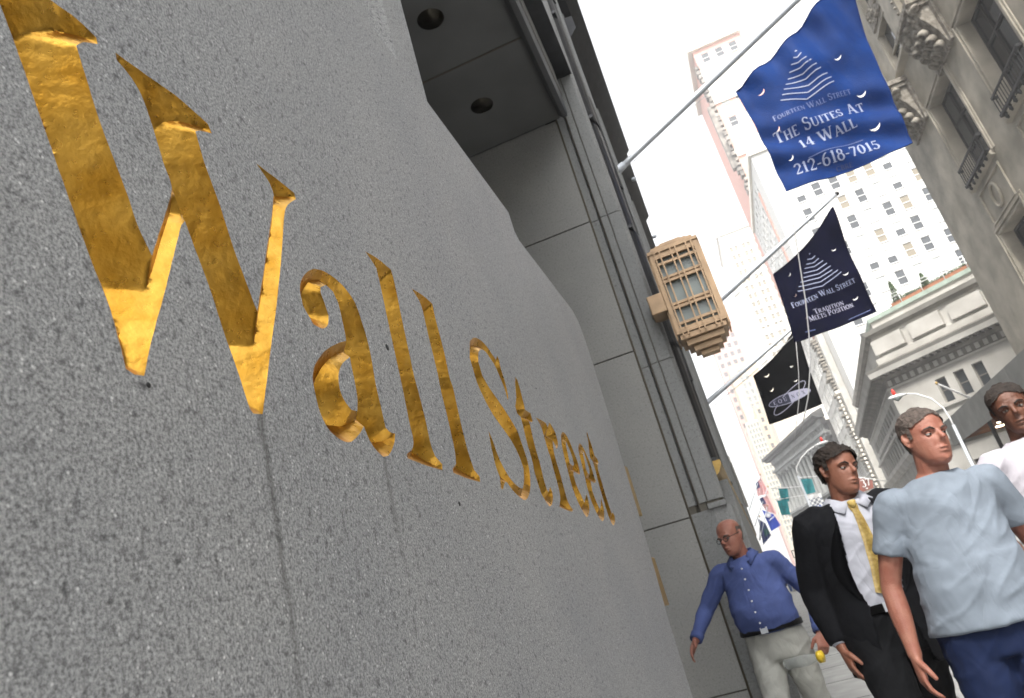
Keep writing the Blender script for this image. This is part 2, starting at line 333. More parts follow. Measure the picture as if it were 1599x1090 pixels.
# ================================================================ LEFT: the inscribed granite wall
# letter outlines in wall coordinates: metres along the wall (Y), height (Z)
LETTERS = [
 ('W', [(0.3433, 1.9669),(0.3456, 1.9579),(0.3609, 1.9345),(0.3717, 1.9143),(0.382, 1.9159),(0.3937, 1.8869),(0.4222, 1.8083),(0.463, 1.6971),(0.4819, 1.6521),(0.4953, 1.5989),(0.5043, 1.5959),(0.5156, 1.5976),(0.5296, 1.6389),(0.5508, 1.6924),(0.5701, 1.7447),(0.5881, 1.7918),(0.594, 1.7992),(0.6041, 1.7727),(0.6209, 1.7311),(0.6369, 1.6793),(0.6495, 1.6453),(0.6641, 1.5987),(0.6689, 1.5939),(0.6858, 1.5967),(0.7053, 1.6465),(0.7265, 1.7004),(0.7501, 1.7594),(0.7805, 1.8443),(0.8027, 1.9121),(0.8141, 1.9345),(0.8433, 1.9625),(0.8416, 1.9715),(0.7976, 1.9721),(0.7533, 1.9706),(0.7786, 1.9532),(0.7843, 1.9374),(0.7676, 1.8889),(0.7391, 1.8159),(0.7048, 1.7298),(0.7012, 1.7366),(0.6749, 1.8032),(0.6602, 1.8531),(0.6413, 1.9038),(0.6313, 1.9436),(0.6413, 1.9512),(0.6629, 1.961),(0.6582, 1.9722),(0.6064, 1.9768),(0.562, 1.9726),(0.5137, 1.969),(0.5145, 1.96),(0.5344, 1.9499),(0.5463, 1.9363),(0.5568, 1.9085),(0.5714, 1.8569),(0.579, 1.8351),(0.5694, 1.805),(0.553, 1.7646),(0.5395, 1.7316),(0.5242, 1.7582),(0.5145, 1.7873),(0.488, 1.8524),(0.4799, 1.8768),(0.4662, 1.9236),(0.4627, 1.9358),(0.4715, 1.9478),(0.4899, 1.9609),(0.489, 1.9688),(0.4633, 1.9732),(0.435, 1.9705)], None),
 ('a', [(0.8525, 1.7563),(0.8306, 1.7552),(0.8209, 1.7658),(0.8113, 1.7765),(0.8106, 1.7992),(0.8179, 1.8165),(0.8342, 1.8351),(0.8561, 1.8509),(0.8866, 1.8608),(0.9192, 1.8615),(0.9477, 1.8547),(0.9704, 1.8389),(0.9796, 1.8137),(0.987, 1.7837),(0.9884, 1.7485),(0.9853, 1.7071),(0.9871, 1.6793),(0.9891, 1.639),(1.0021, 1.634),(1.0178, 1.635),(1.0089, 1.6186),(0.9826, 1.5963),(0.9621, 1.5897),(0.9411, 1.5985),(0.9287, 1.6102),(0.9203, 1.6276),(0.9042, 1.6144),(0.8765, 1.5979),(0.8518, 1.5952),(0.8235, 1.6044),(0.8098, 1.6221),(0.8048, 1.6463),(0.805, 1.6702),(0.8162, 1.6913),(0.8475, 1.7206),(0.8842, 1.7425),(0.9165, 1.758),(0.917, 1.7635),(0.9162, 1.7956),(0.9135, 1.8178),(0.9038, 1.8337),(0.8858, 1.8372),(0.8689, 1.8267),(0.866, 1.8171),(0.8724, 1.8026),(0.8774, 1.7839),(0.869, 1.7663)], [(0.9178, 1.7324),(0.8906, 1.7137),(0.8748, 1.6936),(0.8709, 1.6719),(0.878, 1.6565),(0.8931, 1.6462),(0.9095, 1.6478),(0.9169, 1.6688),(0.9184, 1.696),(0.9176, 1.7176)]),
 ('l', [(1.0489, 1.9674),(1.0929, 1.9736),(1.1465, 1.9725),(1.1491, 1.9441),(1.1459, 1.8755),(1.1447, 1.8078),(1.1439, 1.7586),(1.1476, 1.7322),(1.1508, 1.6829),(1.1503, 1.6397),(1.1576, 1.6207),(1.1821, 1.6093),(1.1761, 1.5983),(1.1045, 1.5977),(1.0444, 1.6001),(1.0458, 1.607),(1.0702, 1.6194),(1.0813, 1.6353),(1.0809, 1.6635),(1.0829, 1.7186),(1.083, 1.7542),(1.082, 1.8347),(1.0824, 1.9126),(1.0811, 1.9485),(1.0652, 1.9588)], None),
 ('l', [(1.2283, 1.9664),(1.2809, 1.9717),(1.3271, 1.9696),(1.3239, 1.9403),(1.3282, 1.8676),(1.3242, 1.8053),(1.33, 1.7867),(1.326, 1.7158),(1.3277, 1.6567),(1.3377, 1.6207),(1.3611, 1.6094),(1.3542, 1.599),(1.286, 1.598),(1.2255, 1.6001),(1.225, 1.6077),(1.2494, 1.6207),(1.2576, 1.6476),(1.2602, 1.7089),(1.2585, 1.7587),(1.2624, 1.8024),(1.2605, 1.8732),(1.2613, 1.9318),(1.2554, 1.9484)], None),
 ('S', [(1.5054, 1.9244),(1.5206, 1.9456),(1.561, 1.9676),(1.6034, 1.9755),(1.6455, 1.9713),(1.6775, 1.9587),(1.696, 1.9507),(1.7202, 1.9679),(1.726, 1.9593),(1.7216, 1.9357),(1.7264, 1.9013),(1.7226, 1.8631),(1.7075, 1.8434),(1.706, 1.8744),(1.6916, 1.9034),(1.6735, 1.928),(1.6481, 1.9415),(1.6204, 1.9507),(1.589, 1.9454),(1.5625, 1.9294),(1.5441, 1.9013),(1.5481, 1.868),(1.5766, 1.847),(1.6268, 1.8241),(1.6786, 1.798),(1.721, 1.7689),(1.7333, 1.7291),(1.7391, 1.6968),(1.729, 1.6627),(1.6982, 1.6234),(1.6622, 1.6003),(1.628, 1.5895),(1.5957, 1.5929),(1.5579, 1.6027),(1.5267, 1.619),(1.5099, 1.6153),(1.4876, 1.5988),(1.4752, 1.5992),(1.4867, 1.6249),(1.4783, 1.6449),(1.48, 1.6824),(1.4889, 1.7277),(1.5015, 1.706),(1.5112, 1.6765),(1.533, 1.6487),(1.5658, 1.6275),(1.6089, 1.6166),(1.6359, 1.6167),(1.6637, 1.6389),(1.6864, 1.6693),(1.6794, 1.6942),(1.6546, 1.7242),(1.6174, 1.7456),(1.5839, 1.7609),(1.5459, 1.7805),(1.5115, 1.8135),(1.4939, 1.8402),(1.49, 1.8726),(1.487, 1.895)], None),
 ('t', [(1.8444, 1.9433),(1.8576, 1.938),(1.8592, 1.9065),(1.8556, 1.8626),(1.8515, 1.8518),(1.9013, 1.8525),(1.9012, 1.8306),(1.8872, 1.8239),(1.8582, 1.8207),(1.8623, 1.8151),(1.8525, 1.755),(1.8545, 1.7091),(1.8488, 1.6632),(1.8523, 1.6359),(1.8618, 1.6318),(1.8922, 1.6487),(1.902, 1.636),(1.8909, 1.6194),(1.8605, 1.5999),(1.8336, 1.5924),(1.8083, 1.6041),(1.785, 1.6224),(1.7772, 1.6684),(1.7849, 1.7041),(1.7815, 1.7541),(1.787, 1.8004),(1.7867, 1.819),(1.7616, 1.8232),(1.7633, 1.8423),(1.794, 1.8714),(1.8223, 1.9158)], None),
 ('r', [(1.9457, 1.8491),(1.9883, 1.8527),(2.0488, 1.8542),(2.058, 1.8418),(2.1008, 1.8661),(2.1194, 1.857),(2.1408, 1.8391),(2.1368, 1.813),(2.1251, 1.7983),(2.0924, 1.7823),(2.0886, 1.7942),(2.0751, 1.8059),(2.0571, 1.7819),(2.0462, 1.7525),(2.0483, 1.7131),(2.0482, 1.6644),(2.047, 1.6345),(2.0587, 1.6158),(2.0837, 1.6055),(2.0653, 1.5983),(1.995, 1.5982),(1.9378, 1.6013),(1.9481, 1.6111),(1.9679, 1.6237),(1.9833, 1.6509),(1.9859, 1.6934),(1.9892, 1.7502),(1.9841, 1.7567),(1.9823, 1.7916),(1.9832, 1.8224),(1.9705, 1.8388)], None),
 ('e', [(2.2061, 1.8434),(2.2244, 1.8543),(2.2517, 1.8641),(2.2864, 1.8598),(2.3138, 1.8373),(2.329, 1.8107),(2.3423, 1.7816),(2.3352, 1.7497),(2.3208, 1.7377),(2.2941, 1.7343),(2.2422, 1.7351),(2.2237, 1.7217),(2.2224, 1.6926),(2.2414, 1.6713),(2.2605, 1.6498),(2.2664, 1.6416),(2.3357, 1.6754),(2.3382, 1.655),(2.3125, 1.6252),(2.2662, 1.6018),(2.2388, 1.5953),(2.2062, 1.6114),(2.1715, 1.6431),(2.1573, 1.6852),(2.162, 1.7264),(2.1627, 1.7467),(2.1719, 1.7861),(2.1853, 1.8174)], [(2.2578, 1.8336),(2.2724, 1.8132),(2.2832, 1.79),(2.2782, 1.7629),(2.2514, 1.7557),(2.2178, 1.758),(2.2298, 1.7876),(2.2397, 1.8192)]),
 ('e', [(2.4199, 1.837),(2.4434, 1.853),(2.4771, 1.8638),(2.5101, 1.8559),(2.5373, 1.8286),(2.5545, 1.8),(2.5536, 1.7681),(2.5567, 1.7538),(2.5634, 1.7444),(2.5292, 1.733),(2.4686, 1.7341),(2.4468, 1.6969),(2.4609, 1.6614),(2.4829, 1.6416),(2.5016, 1.6451),(2.5613, 1.6845),(2.5603, 1.6601),(2.546, 1.6369),(2.5083, 1.6103),(2.4644, 1.5984),(2.4378, 1.6054),(2.4082, 1.6222),(2.3795, 1.6593),(2.3784, 1.703),(2.3904, 1.7392),(2.3929, 1.7535),(2.4044, 1.7966),(2.4103, 1.8214)], [(2.4985, 1.8394),(2.5035, 1.8153),(2.505, 1.7826),(2.4905, 1.76),(2.4567, 1.7579),(2.4477, 1.7707),(2.4646, 1.8014),(2.4724, 1.825)]),
 ('t', [(2.6801, 1.9438),(2.6778, 1.9256),(2.6907, 1.8918),(2.6827, 1.8551),(2.7221, 1.8477),(2.7266, 1.8325),(2.6936, 1.8194),(2.6721, 1.7964),(2.6707, 1.7595),(2.6685, 1.7161),(2.6725, 1.67),(2.6765, 1.6408),(2.7126, 1.648),(2.7244, 1.6344),(2.6976, 1.6132),(2.6504, 1.5967),(2.6226, 1.602),(2.6038, 1.6233),(2.5988, 1.674),(2.601, 1.7382),(2.6173, 1.7994),(2.6163, 1.8189),(2.5866, 1.8318),(2.6102, 1.8613),(2.6507, 1.9075),(2.6585, 1.929)], None),
]
W_STROKES = [[(0.3433, 1.9669), (0.3456, 1.9579), (0.3609, 1.9345), (0.3717, 1.9143), (0.382, 1.9159), (0.3937, 1.8869), (0.4222, 1.8083), (0.463, 1.6971), (0.4819, 1.6521), (0.4953, 1.5989), (0.5043, 1.5959), (0.5156, 1.5976), (0.5296, 1.6389), (0.552, 1.6955), (0.5395, 1.7316), (0.5242, 1.7582), (0.5145, 1.7873), (0.488, 1.8524), (0.4799, 1.8768), (0.4662, 1.9236), (0.4627, 1.9358), (0.4715, 1.9478), (0.4899, 1.9609), (0.489, 1.9688), (0.4633, 1.9732), (0.435, 1.9705)], [(0.5156, 1.5976), (0.5296, 1.6389), (0.5508, 1.6924), (0.5701, 1.7447), (0.5881, 1.7918), (0.5982, 1.8054), (0.5924, 1.8205), (0.579, 1.8351), (0.5694, 1.805), (0.553, 1.7646), (0.5395, 1.7316), (0.5249, 1.6959), (0.5115, 1.6632), (0.499, 1.6326), (0.4916, 1.6136), (0.4953, 1.5989), (0.5043, 1.5959)], [(0.5714, 1.8569), (0.579, 1.8351), (0.594, 1.7992), (0.6041, 1.7727), (0.6209, 1.7311), (0.6369, 1.6793), (0.6495, 1.6453), (0.6641, 1.5987), (0.6689, 1.5939), (0.6858, 1.5967), (0.7053, 1.6465), (0.7226, 1.6904), (0.7048, 1.7298), (0.7012, 1.7366), (0.6749, 1.8032), (0.6602, 1.8531), (0.6413, 1.9038), (0.6313, 1.9436), (0.6413, 1.9512), (0.6629, 1.961), (0.6582, 1.9722), (0.6064, 1.9768), (0.562, 1.9726), (0.5137, 1.969), (0.5145, 1.96), (0.5344, 1.9499), (0.5463, 1.9363), (0.5568, 1.9085)], [(0.6858, 1.5967), (0.7053, 1.6465), (0.7265, 1.7004), (0.7501, 1.7594), (0.7805, 1.8443), (0.8027, 1.9121), (0.8141, 1.9345), (0.8433, 1.9625), (0.8416, 1.9715), (0.7976, 1.9721), (0.7533, 1.9706), (0.7786, 1.9532), (0.7843, 1.9374), (0.7676, 1.8889), (0.7391, 1.8159), (0.7048, 1.7298), (0.6897, 1.6916), (0.6734, 1.6504), (0.6601, 1.6169), (0.6641, 1.5987), (0.6689, 1.5939)]]
SLAB = [(-1.6, -.02), (3.24, -.02), (3.25, 1.25), (3.30, 1.45), (3.345, 1.70), (3.37, 1.93), (3.39, 2.17), (3.395, 2.42), (3.385, 2.55), (3.35, 2.625), (3.27, 2.655), (2.46, 2.655), (2.425, 2.675), (2.415, 2.755), (-1.6, 2.755)]
def build_slab():
    root = thing('engraved_wall', 'speckled grey granite wall with large gilded letters cut into it reading Wall Street', 'engraved wall', (-W0, 0, 0))
    def at(y, z, d=0): return (-d, y, z)
    outl = []
    for i, (a, b) in enumerate(zip(SLAB, SLAB[1:]+SLAB[:1])):
        k = max(1, int(math.dist(a, b)/.12)); outl += [(a[0]+(b[0]-a[0])*j/k, a[1]+(b[1]-a[1])*j/k) for j in range(k)]
    outl = np.array(outl)
    allp = [outl]; wall_extra = []; info = []
    for ch, P, Hh in LETTERS:
        big = ch == 'W'; st = .006 if big else .004
        A = smooth_poly(P, st); Hq = smooth_poly(Hh, .004) if Hh else None
        # tiny chisel wobble of the cut edge
        A += np.array([[noise.noise(Vector((p[0]*90, p[1]*90, 1))), noise.noise(Vector((p[0]*90, p[1]*90, 7)))] for p in A])*.0005
        polys = [A]+([Hq] if Hh else [])
        lo, hi = A.min(0), A.max(0); g = .0032 if big else .0028
        xs, ys = np.arange(lo[0], hi[0], g), np.arange(lo[1], hi[1], g)
        gx, gy = np.meshgrid(xs, ys); gx[1::2] += g/2; pts = np.c_[gx.ravel(), gy.ravel()]
        k = inside(A, pts)
        if Hh: k &= ~inside(Hq, pts)
        pts = pts[k]; dd = dist_poly(polys, pts); pts = pts[dd > g*.45]
        # crease points: walk inwards from the cut edge until another edge is as near
        med = []
        for Pq in ([smooth_poly(q, .006) for q in W_STROKES] if big else polys):
            home = [Pq] if big else polys
            tn = np.roll(Pq, -1, 0)-np.roll(Pq, 1, 0); tn /= np.maximum(np.linalg.norm(tn, axis=1), 1e-9)[:, None]; nn = np.c_[-tn[:, 1], tn[:, 0]]
            t0 = Pq+nn*.0006; ins = inside(Pq if big else A, t0)
            if Hh: ins &= ~inside(Hq, t0)
            nn[~ins] *= -1; lo_, hi_ = np.zeros(len(Pq)), np.full(len(Pq), .09)
            for _ in range(13):
                m_ = (lo_+hi_)/2; d_ = dist_poly(home, Pq+nn*m_[:, None]); ok = d_ > m_*.985-1e-5; lo_ = np.where(ok, m_, lo_); hi_ = np.where(ok, hi_, m_)
            q = Pq+nn*lo_[:, None]; q = q[(lo_ > .0018) & inside(A, q)]; med.append(q)
        med = np.concatenate(med); keep = []
        for q in med:
            if not keep or min(np.abs(np.array(keep)-q).sum(1)) > .0012: keep.append(q)
        med = np.array(keep); dm = np.array([np.min(np.linalg.norm(med-p, axis=1)) for p in pts]); pts = np.concatenate([pts[dm > g*.7], med])
        if big:
            strokes = [smooth_poly(q, .006) for q in W_STROKES]
            edge_pts = np.concatenate([q for q in strokes]); edge_pts = edge_pts[inside(A, edge_pts)]; edge_pts = edge_pts[dist_poly(polys, edge_pts) > .003]
            pts = np.concatenate([pts, edge_pts])
        V, T = cdt(polys, pts); cen = V[T].mean(1); k = inside(A, cen)
        if Hh: k &= ~inside(Hq, cen)
        T = T[k]; D = dist_poly(polys, V); D[D < 1e-5] = 0
        if big:   # each stroke of the W is its own V-shaped groove; the deepest one wins
            D2 = np.zeros(len(V))
            for q in strokes: D2 = np.maximum(D2, np.where(inside(q, V), dist_poly([q], V), 0))
            D = np.minimum(D, D2)
        D = np.array([min(d*.8, .046) for d in D]); D *= 1
        for i in range(len(V)):
            if D[i] > .001: D[i] += .0010*noise.noise(Vector((V[i][0]*26, V[i][1]*26, 3)))+.0004*noise.noise(Vector((V[i][0]*70, V[i][1]*70, 5)))
        used = np.unique(T); re = {u: i for i, u in enumerate(used)}
        vv = [at(V[u][0], V[u][1], D[u]) for u in used]; ff = [[re[t] for t in tt] for tt in T]
        o = obj('letter', (vv, ff), M['gold'], root)
        bm = bmesh.new(); bm.from_mesh(o.data); fixn(bm)
        if sum(f.normal.x for f in bm.faces) < 0: bmesh.ops.reverse_faces(bm, faces=bm.faces)
        bm.to_mesh(o.data); bm.free()
        try: o.data.set_sharp_from_angle(angle=R(48))
        except Exception: pass
        for p in o.data.polygons: p.use_smooth = True
        try: o.data.set_sharp_from_angle(angle=R(48))
        except Exception: pass
        o['label'] = {'W': 'gilded capital letter W, largest cut letter', 'S': 'gilded capital letter S'}.get(ch, 'gilded small letter '+ch)
        allp += polys; info.append((A, Hq))
    V, T = cdt(allp, [])
    cen = V[T].mean(1); k = inside(outl, cen)
    for A, Hq in info:
        ins = inside(A, cen)
        if Hq is not None: ins &= ~inside(Hq, cen)
        k &= ~ins
    T = T[k]
    nv = len(V); TH = .42
    vv = [at(v[0], v[1]) for v in V]; ff = [list(t) for t in T]
    n = len(SLAB); b = len(vv)
    vv += [at(p[0], p[1], TH) for p in outl]; m = len(outl)
    # rim: outline vertices come first in V
    idx = [int(np.argmin(np.abs(V-p).sum(1))) for p in outl]
    for i in range(m): ff.append([idx[i], idx[(i+1) % m], b+(i+1) % m, b+i])
    ff.append([b+i for i in range(m)])
    o = obj('stone_slab', (vv, ff), M['granite_wall'], root)
    bm = bmesh.new(); bm.from_mesh(o.data); fixn(bm)
    c = max(bm.faces, key=lambda f: f.calc_area())
    if sum(f.normal.x*f.calc_area() for f in bm.faces if abs(f.calc_center_median().x) < .001) < 0: bmesh.ops.reverse_faces(bm, faces=bm.faces)
    bm.to_mesh(o.data); bm.free()
    for z0, z1 in ((1.305, 1.51), (1.70, 1.93)):
        bm = B(); box(bm, -.05, -.012, 3.30, 3.545 if z0 > 1.6 else 3.50, z0, z1); bev(bm, .003, 1); obj('brass_plate', bm, M['brass'], root)
    # a few pits and blots in the stone
    for (y, z, r) in ((1.0565, 1.79, .006), (.52, 1.59, .003), (1.22, 1.545, .0045), (2.05, 1.96, .003)):
        bm = B(); lathe(bm, [(r, 0), (r*.6, .0008)], (0, y, z), 8, 'x'); obj('dark_blot', bm, M['dark'], root)
build_slab()

# ---------------------------------------------------------------- the bank building the wall belongs to
YP = 6.2
def build_bank():
    root = thing('bank_building', 'dark grey stone bank building with recessed entrance beside the gilded inscription', 'building', (-.45, YP, 0))
    def add(name, bm, m, sm=False, par=None):
        for v in bm.verts: v.co -= Vector((-.45, YP, 0))
        return obj(name, bm, M[m] if isinstance(m, str) else m, par or root, sm)
    # fluted pier rising behind the slab
    bm = B(); prism(bm, [(-4, -1.6), (-.53, -1.6), (-.53, 1.30), (-.56, 1.36), (-.53, 1.42), (-.53, 1.60), (-.57, 1.70), (-.53, 1.78), (-.53, 2.0), (-.56, 2.03), (-4, 2.03)], 'z', 2.0, 5.7)
    add('fluted_pier', fixn(bm), 'granite_wall')
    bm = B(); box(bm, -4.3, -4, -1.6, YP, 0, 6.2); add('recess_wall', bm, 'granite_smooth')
    # far return wall of the recess, built of coursed blocks with open joints
    zj = [0, .62, 1.882, 3.32, 4.62, 5.775]
    for a, b in zip(zj, zj[1:]):
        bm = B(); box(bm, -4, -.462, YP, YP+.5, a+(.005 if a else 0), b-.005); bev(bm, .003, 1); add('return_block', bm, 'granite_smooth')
    bm = B(); box(bm, -4, -.47, YP+.02, YP+.45, .01, 5.76); add('joint_mortar', bm, 'joint')
    bm = B(); tube(bm, [(-.455, YP+.004, .0), (-.455, YP+.004, 5.8)], .009, 8); add('corner_bead', bm, mat('brown weathered bead', (.10, .085, .06), .7, .3))
    # stepped jamb between the recess and the street front
    st = [(-.45, YP+.03), (-.385, YP+.03), (-.375, YP+.06), (-.365, YP+.06), (-.355, YP), (-.30, YP), (-.292, YP+.02), (-.285, YP), (-.19, YP), (-.165, YP+.03), (-.165, YP+.35), (-.45, YP+.5)]
    zz = [1.96, 3.16, 4.62, 6.6, 9.0, 12.0]
    for i, (a, b) in enumerate(zip(zz, zz[1:])):
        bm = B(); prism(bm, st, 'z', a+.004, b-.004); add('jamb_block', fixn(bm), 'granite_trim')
    bm = B(); prism(bm, [(x-.012, y+.012) for x, y in st], 'z', 1.9, 12); add('jamb_core', fixn(bm), 'joint')
    bm = B(); prism(bm, [(-.45, YP+.01), (-.27, YP-.01), (-.13, YP+.0), (-.12, YP+.5), (-.45, YP+.5)], 'z', 0, 1.90); box(bm, -.30, -.16, YP-.035, YP+.1, 1.90, 1.94); add('jamb_base', fixn(bm), 'granite_trim')
    # soffit of the recess with recessed lights
    HOLES = [(-.977, 4.41), (-.994, 5.57), (-.96, 3.25)]
    rad = .105
    out = np.array([(-4, -1.6), (-.412, -1.6), (-.412, YP), (-4, YP)]); circ = []
    for cx_, cy_ in HOLES: circ.append(np.array([(cx_+rad*math.cos(a), cy_+rad*math.sin(a)) for a in np.linspace(0, 2*math.pi, 28, endpoint=False)]))
    V, T = cdt([out]+circ, []); cen = V[T].mean(1); k = inside(out, cen)
    for c in circ: k &= ~inside(c, cen)
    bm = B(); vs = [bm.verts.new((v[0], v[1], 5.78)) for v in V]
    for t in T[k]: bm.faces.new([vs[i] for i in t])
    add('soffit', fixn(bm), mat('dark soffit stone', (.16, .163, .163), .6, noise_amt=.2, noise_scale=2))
    for y in (2.75, 4.99, 1.0):
        bm = B(); box(bm, -4, -.412, y-.007, y+.007, 5.772, 5.779); add('soffit_joint', bm, 'joint')
    for cx_, cy_ in HOLES:
        bm = B(); n = 24
        lathe(bm, [(rad*.98, 5.781), (rad*.85, 5.93), (rad*.3, 5.99)], (cx_, cy_, 0), n)
        dl = add('recessed_light', bm, mat('dark reflector can', (.05, .045, .035), .3, .8), True)
        bm = B(); lathe(bm, [(.03, 5.90), (.045, 5.93), (.03, 5.97), (.01, 5.975)], (cx_, cy_, 0), 12)
        for v in bm.verts: v.co -= Vector((-.45, YP, 0))
        obj('bulb', bm, mat('unlit bulb glass', (.30, .27, .2), .15), dl, True)
    bm = B(); box(bm, -4.3, -.17, -1.6, YP, 6.2, 14); add('upper_front', bm, 'bronze_dark')
    # fascia beam at the street edge of the soffit
    bm = B(); prism(bm, [(-.41, 5.70), (-.375, 5.66), (-.33, 5.66), (-.322, 5.70), (-.322, 6.2), (-.41, 6.2)], 'y', -1.6, YP-.15); add('fascia_beam', fixn(bm), mat('dark fascia metal', (.10, .105, .11), .5, .3))
    bm = B(); box(bm, -.325, -.312, -1.6, YP-.16, 5.9, 12); add('fascia_edge', bm, 'granite_smooth')
    # folded dark bronze bay running up the street front, and its brass sill
    Y0, Y1 = YP+.36, 19.0; nf = 26; prof = []
    for i in range(nf*6+1):
        t = i/6; prof.append((-.20+.065*abs(math.sin(math.pi*t))**.7*(1 if int(t) % 3 else 1.35), Y0+(Y1-Y0)*t/nf))
    levels = [2.30, 3.4, 4.6, 5.9, 7.3, 8.9, 10.7, 12.9, 15.5, 18.5, 22, 26, 31]
    for i, (a, b) in enumerate(zip(levels, levels[1:])):
        bm = B(); off = .012*(i % 2)
        prism(bm, [(x+off, y) for x, y in prof]+[(-.6, Y1), (-.6, Y0)], 'z', a+.03, b); add('folded_panel', fixn(bm), 'bronze_dark')
        bm = B(); box(bm, -.6, -.125, Y0, Y1, a, a+.03); add('panel_rail', bm, 'bronze_dark')
    bm = B(); prism(bm, [(-.42, 2.16), (-.19, 2.16), (-.135, 2.20), (-.10, 2.26), (-.10, 2.295), (-.42, 2.295)], 'y', Y0-.02, 19.1); add('brass_sill', fixn(bm), 'brass')
    bm = B(); box(bm, -.6, -.10, Y0+.2, 20.5, 0, 2.155); add('base_course', bm, 'granite_trim')
    for k, y in enumerate((8.2, 10.8, 14.2, 19.02)):
        bm = B(); prism(bm, [(-.6, y), (-.11, y), (-.085, y+.04), (-.085, y+.36), (-.11, y+.4), (-.6, y+.4)], 'z', 2.3, 13.2 if k < 3 else 40); add('pilaster', fixn(bm), 'granite_trim')
    # ledges standing proud of the front, high above the pavement
    for z, x, y0, y1 in ((9.0, .03, 9.0, 19.5), (11.1, .15, 7.0, 19.5), (13.3, .27, 6.6, 19.5)):
        bm = B(); prism(bm, [(-.5, z), (x-.12, z), (x, z+.12), (x, z+.34), (-.5, z+.42)], 'y', y0, y1)
        add('ledge', fixn(bm), 'bronze_dark')
    for y, z in ((10.2, 12.0), (13.6, 9.1), (7.9, 9.1), (16.2, 9.0)):
        bm = B(); lathe(bm, [(.03, 0), (.045, .05), (.02, .1)], (.03, y, z), 8, 'x'); add('wall_boss', bm, 'steel')
    bm = B(); box(bm, -12, -.62, YP+.5, 19.4, 0, 60); box(bm, -12, -1.2, 19.4, 88, 0, 40); add('tower_core', bm, 'granite_trim')
build_bank()

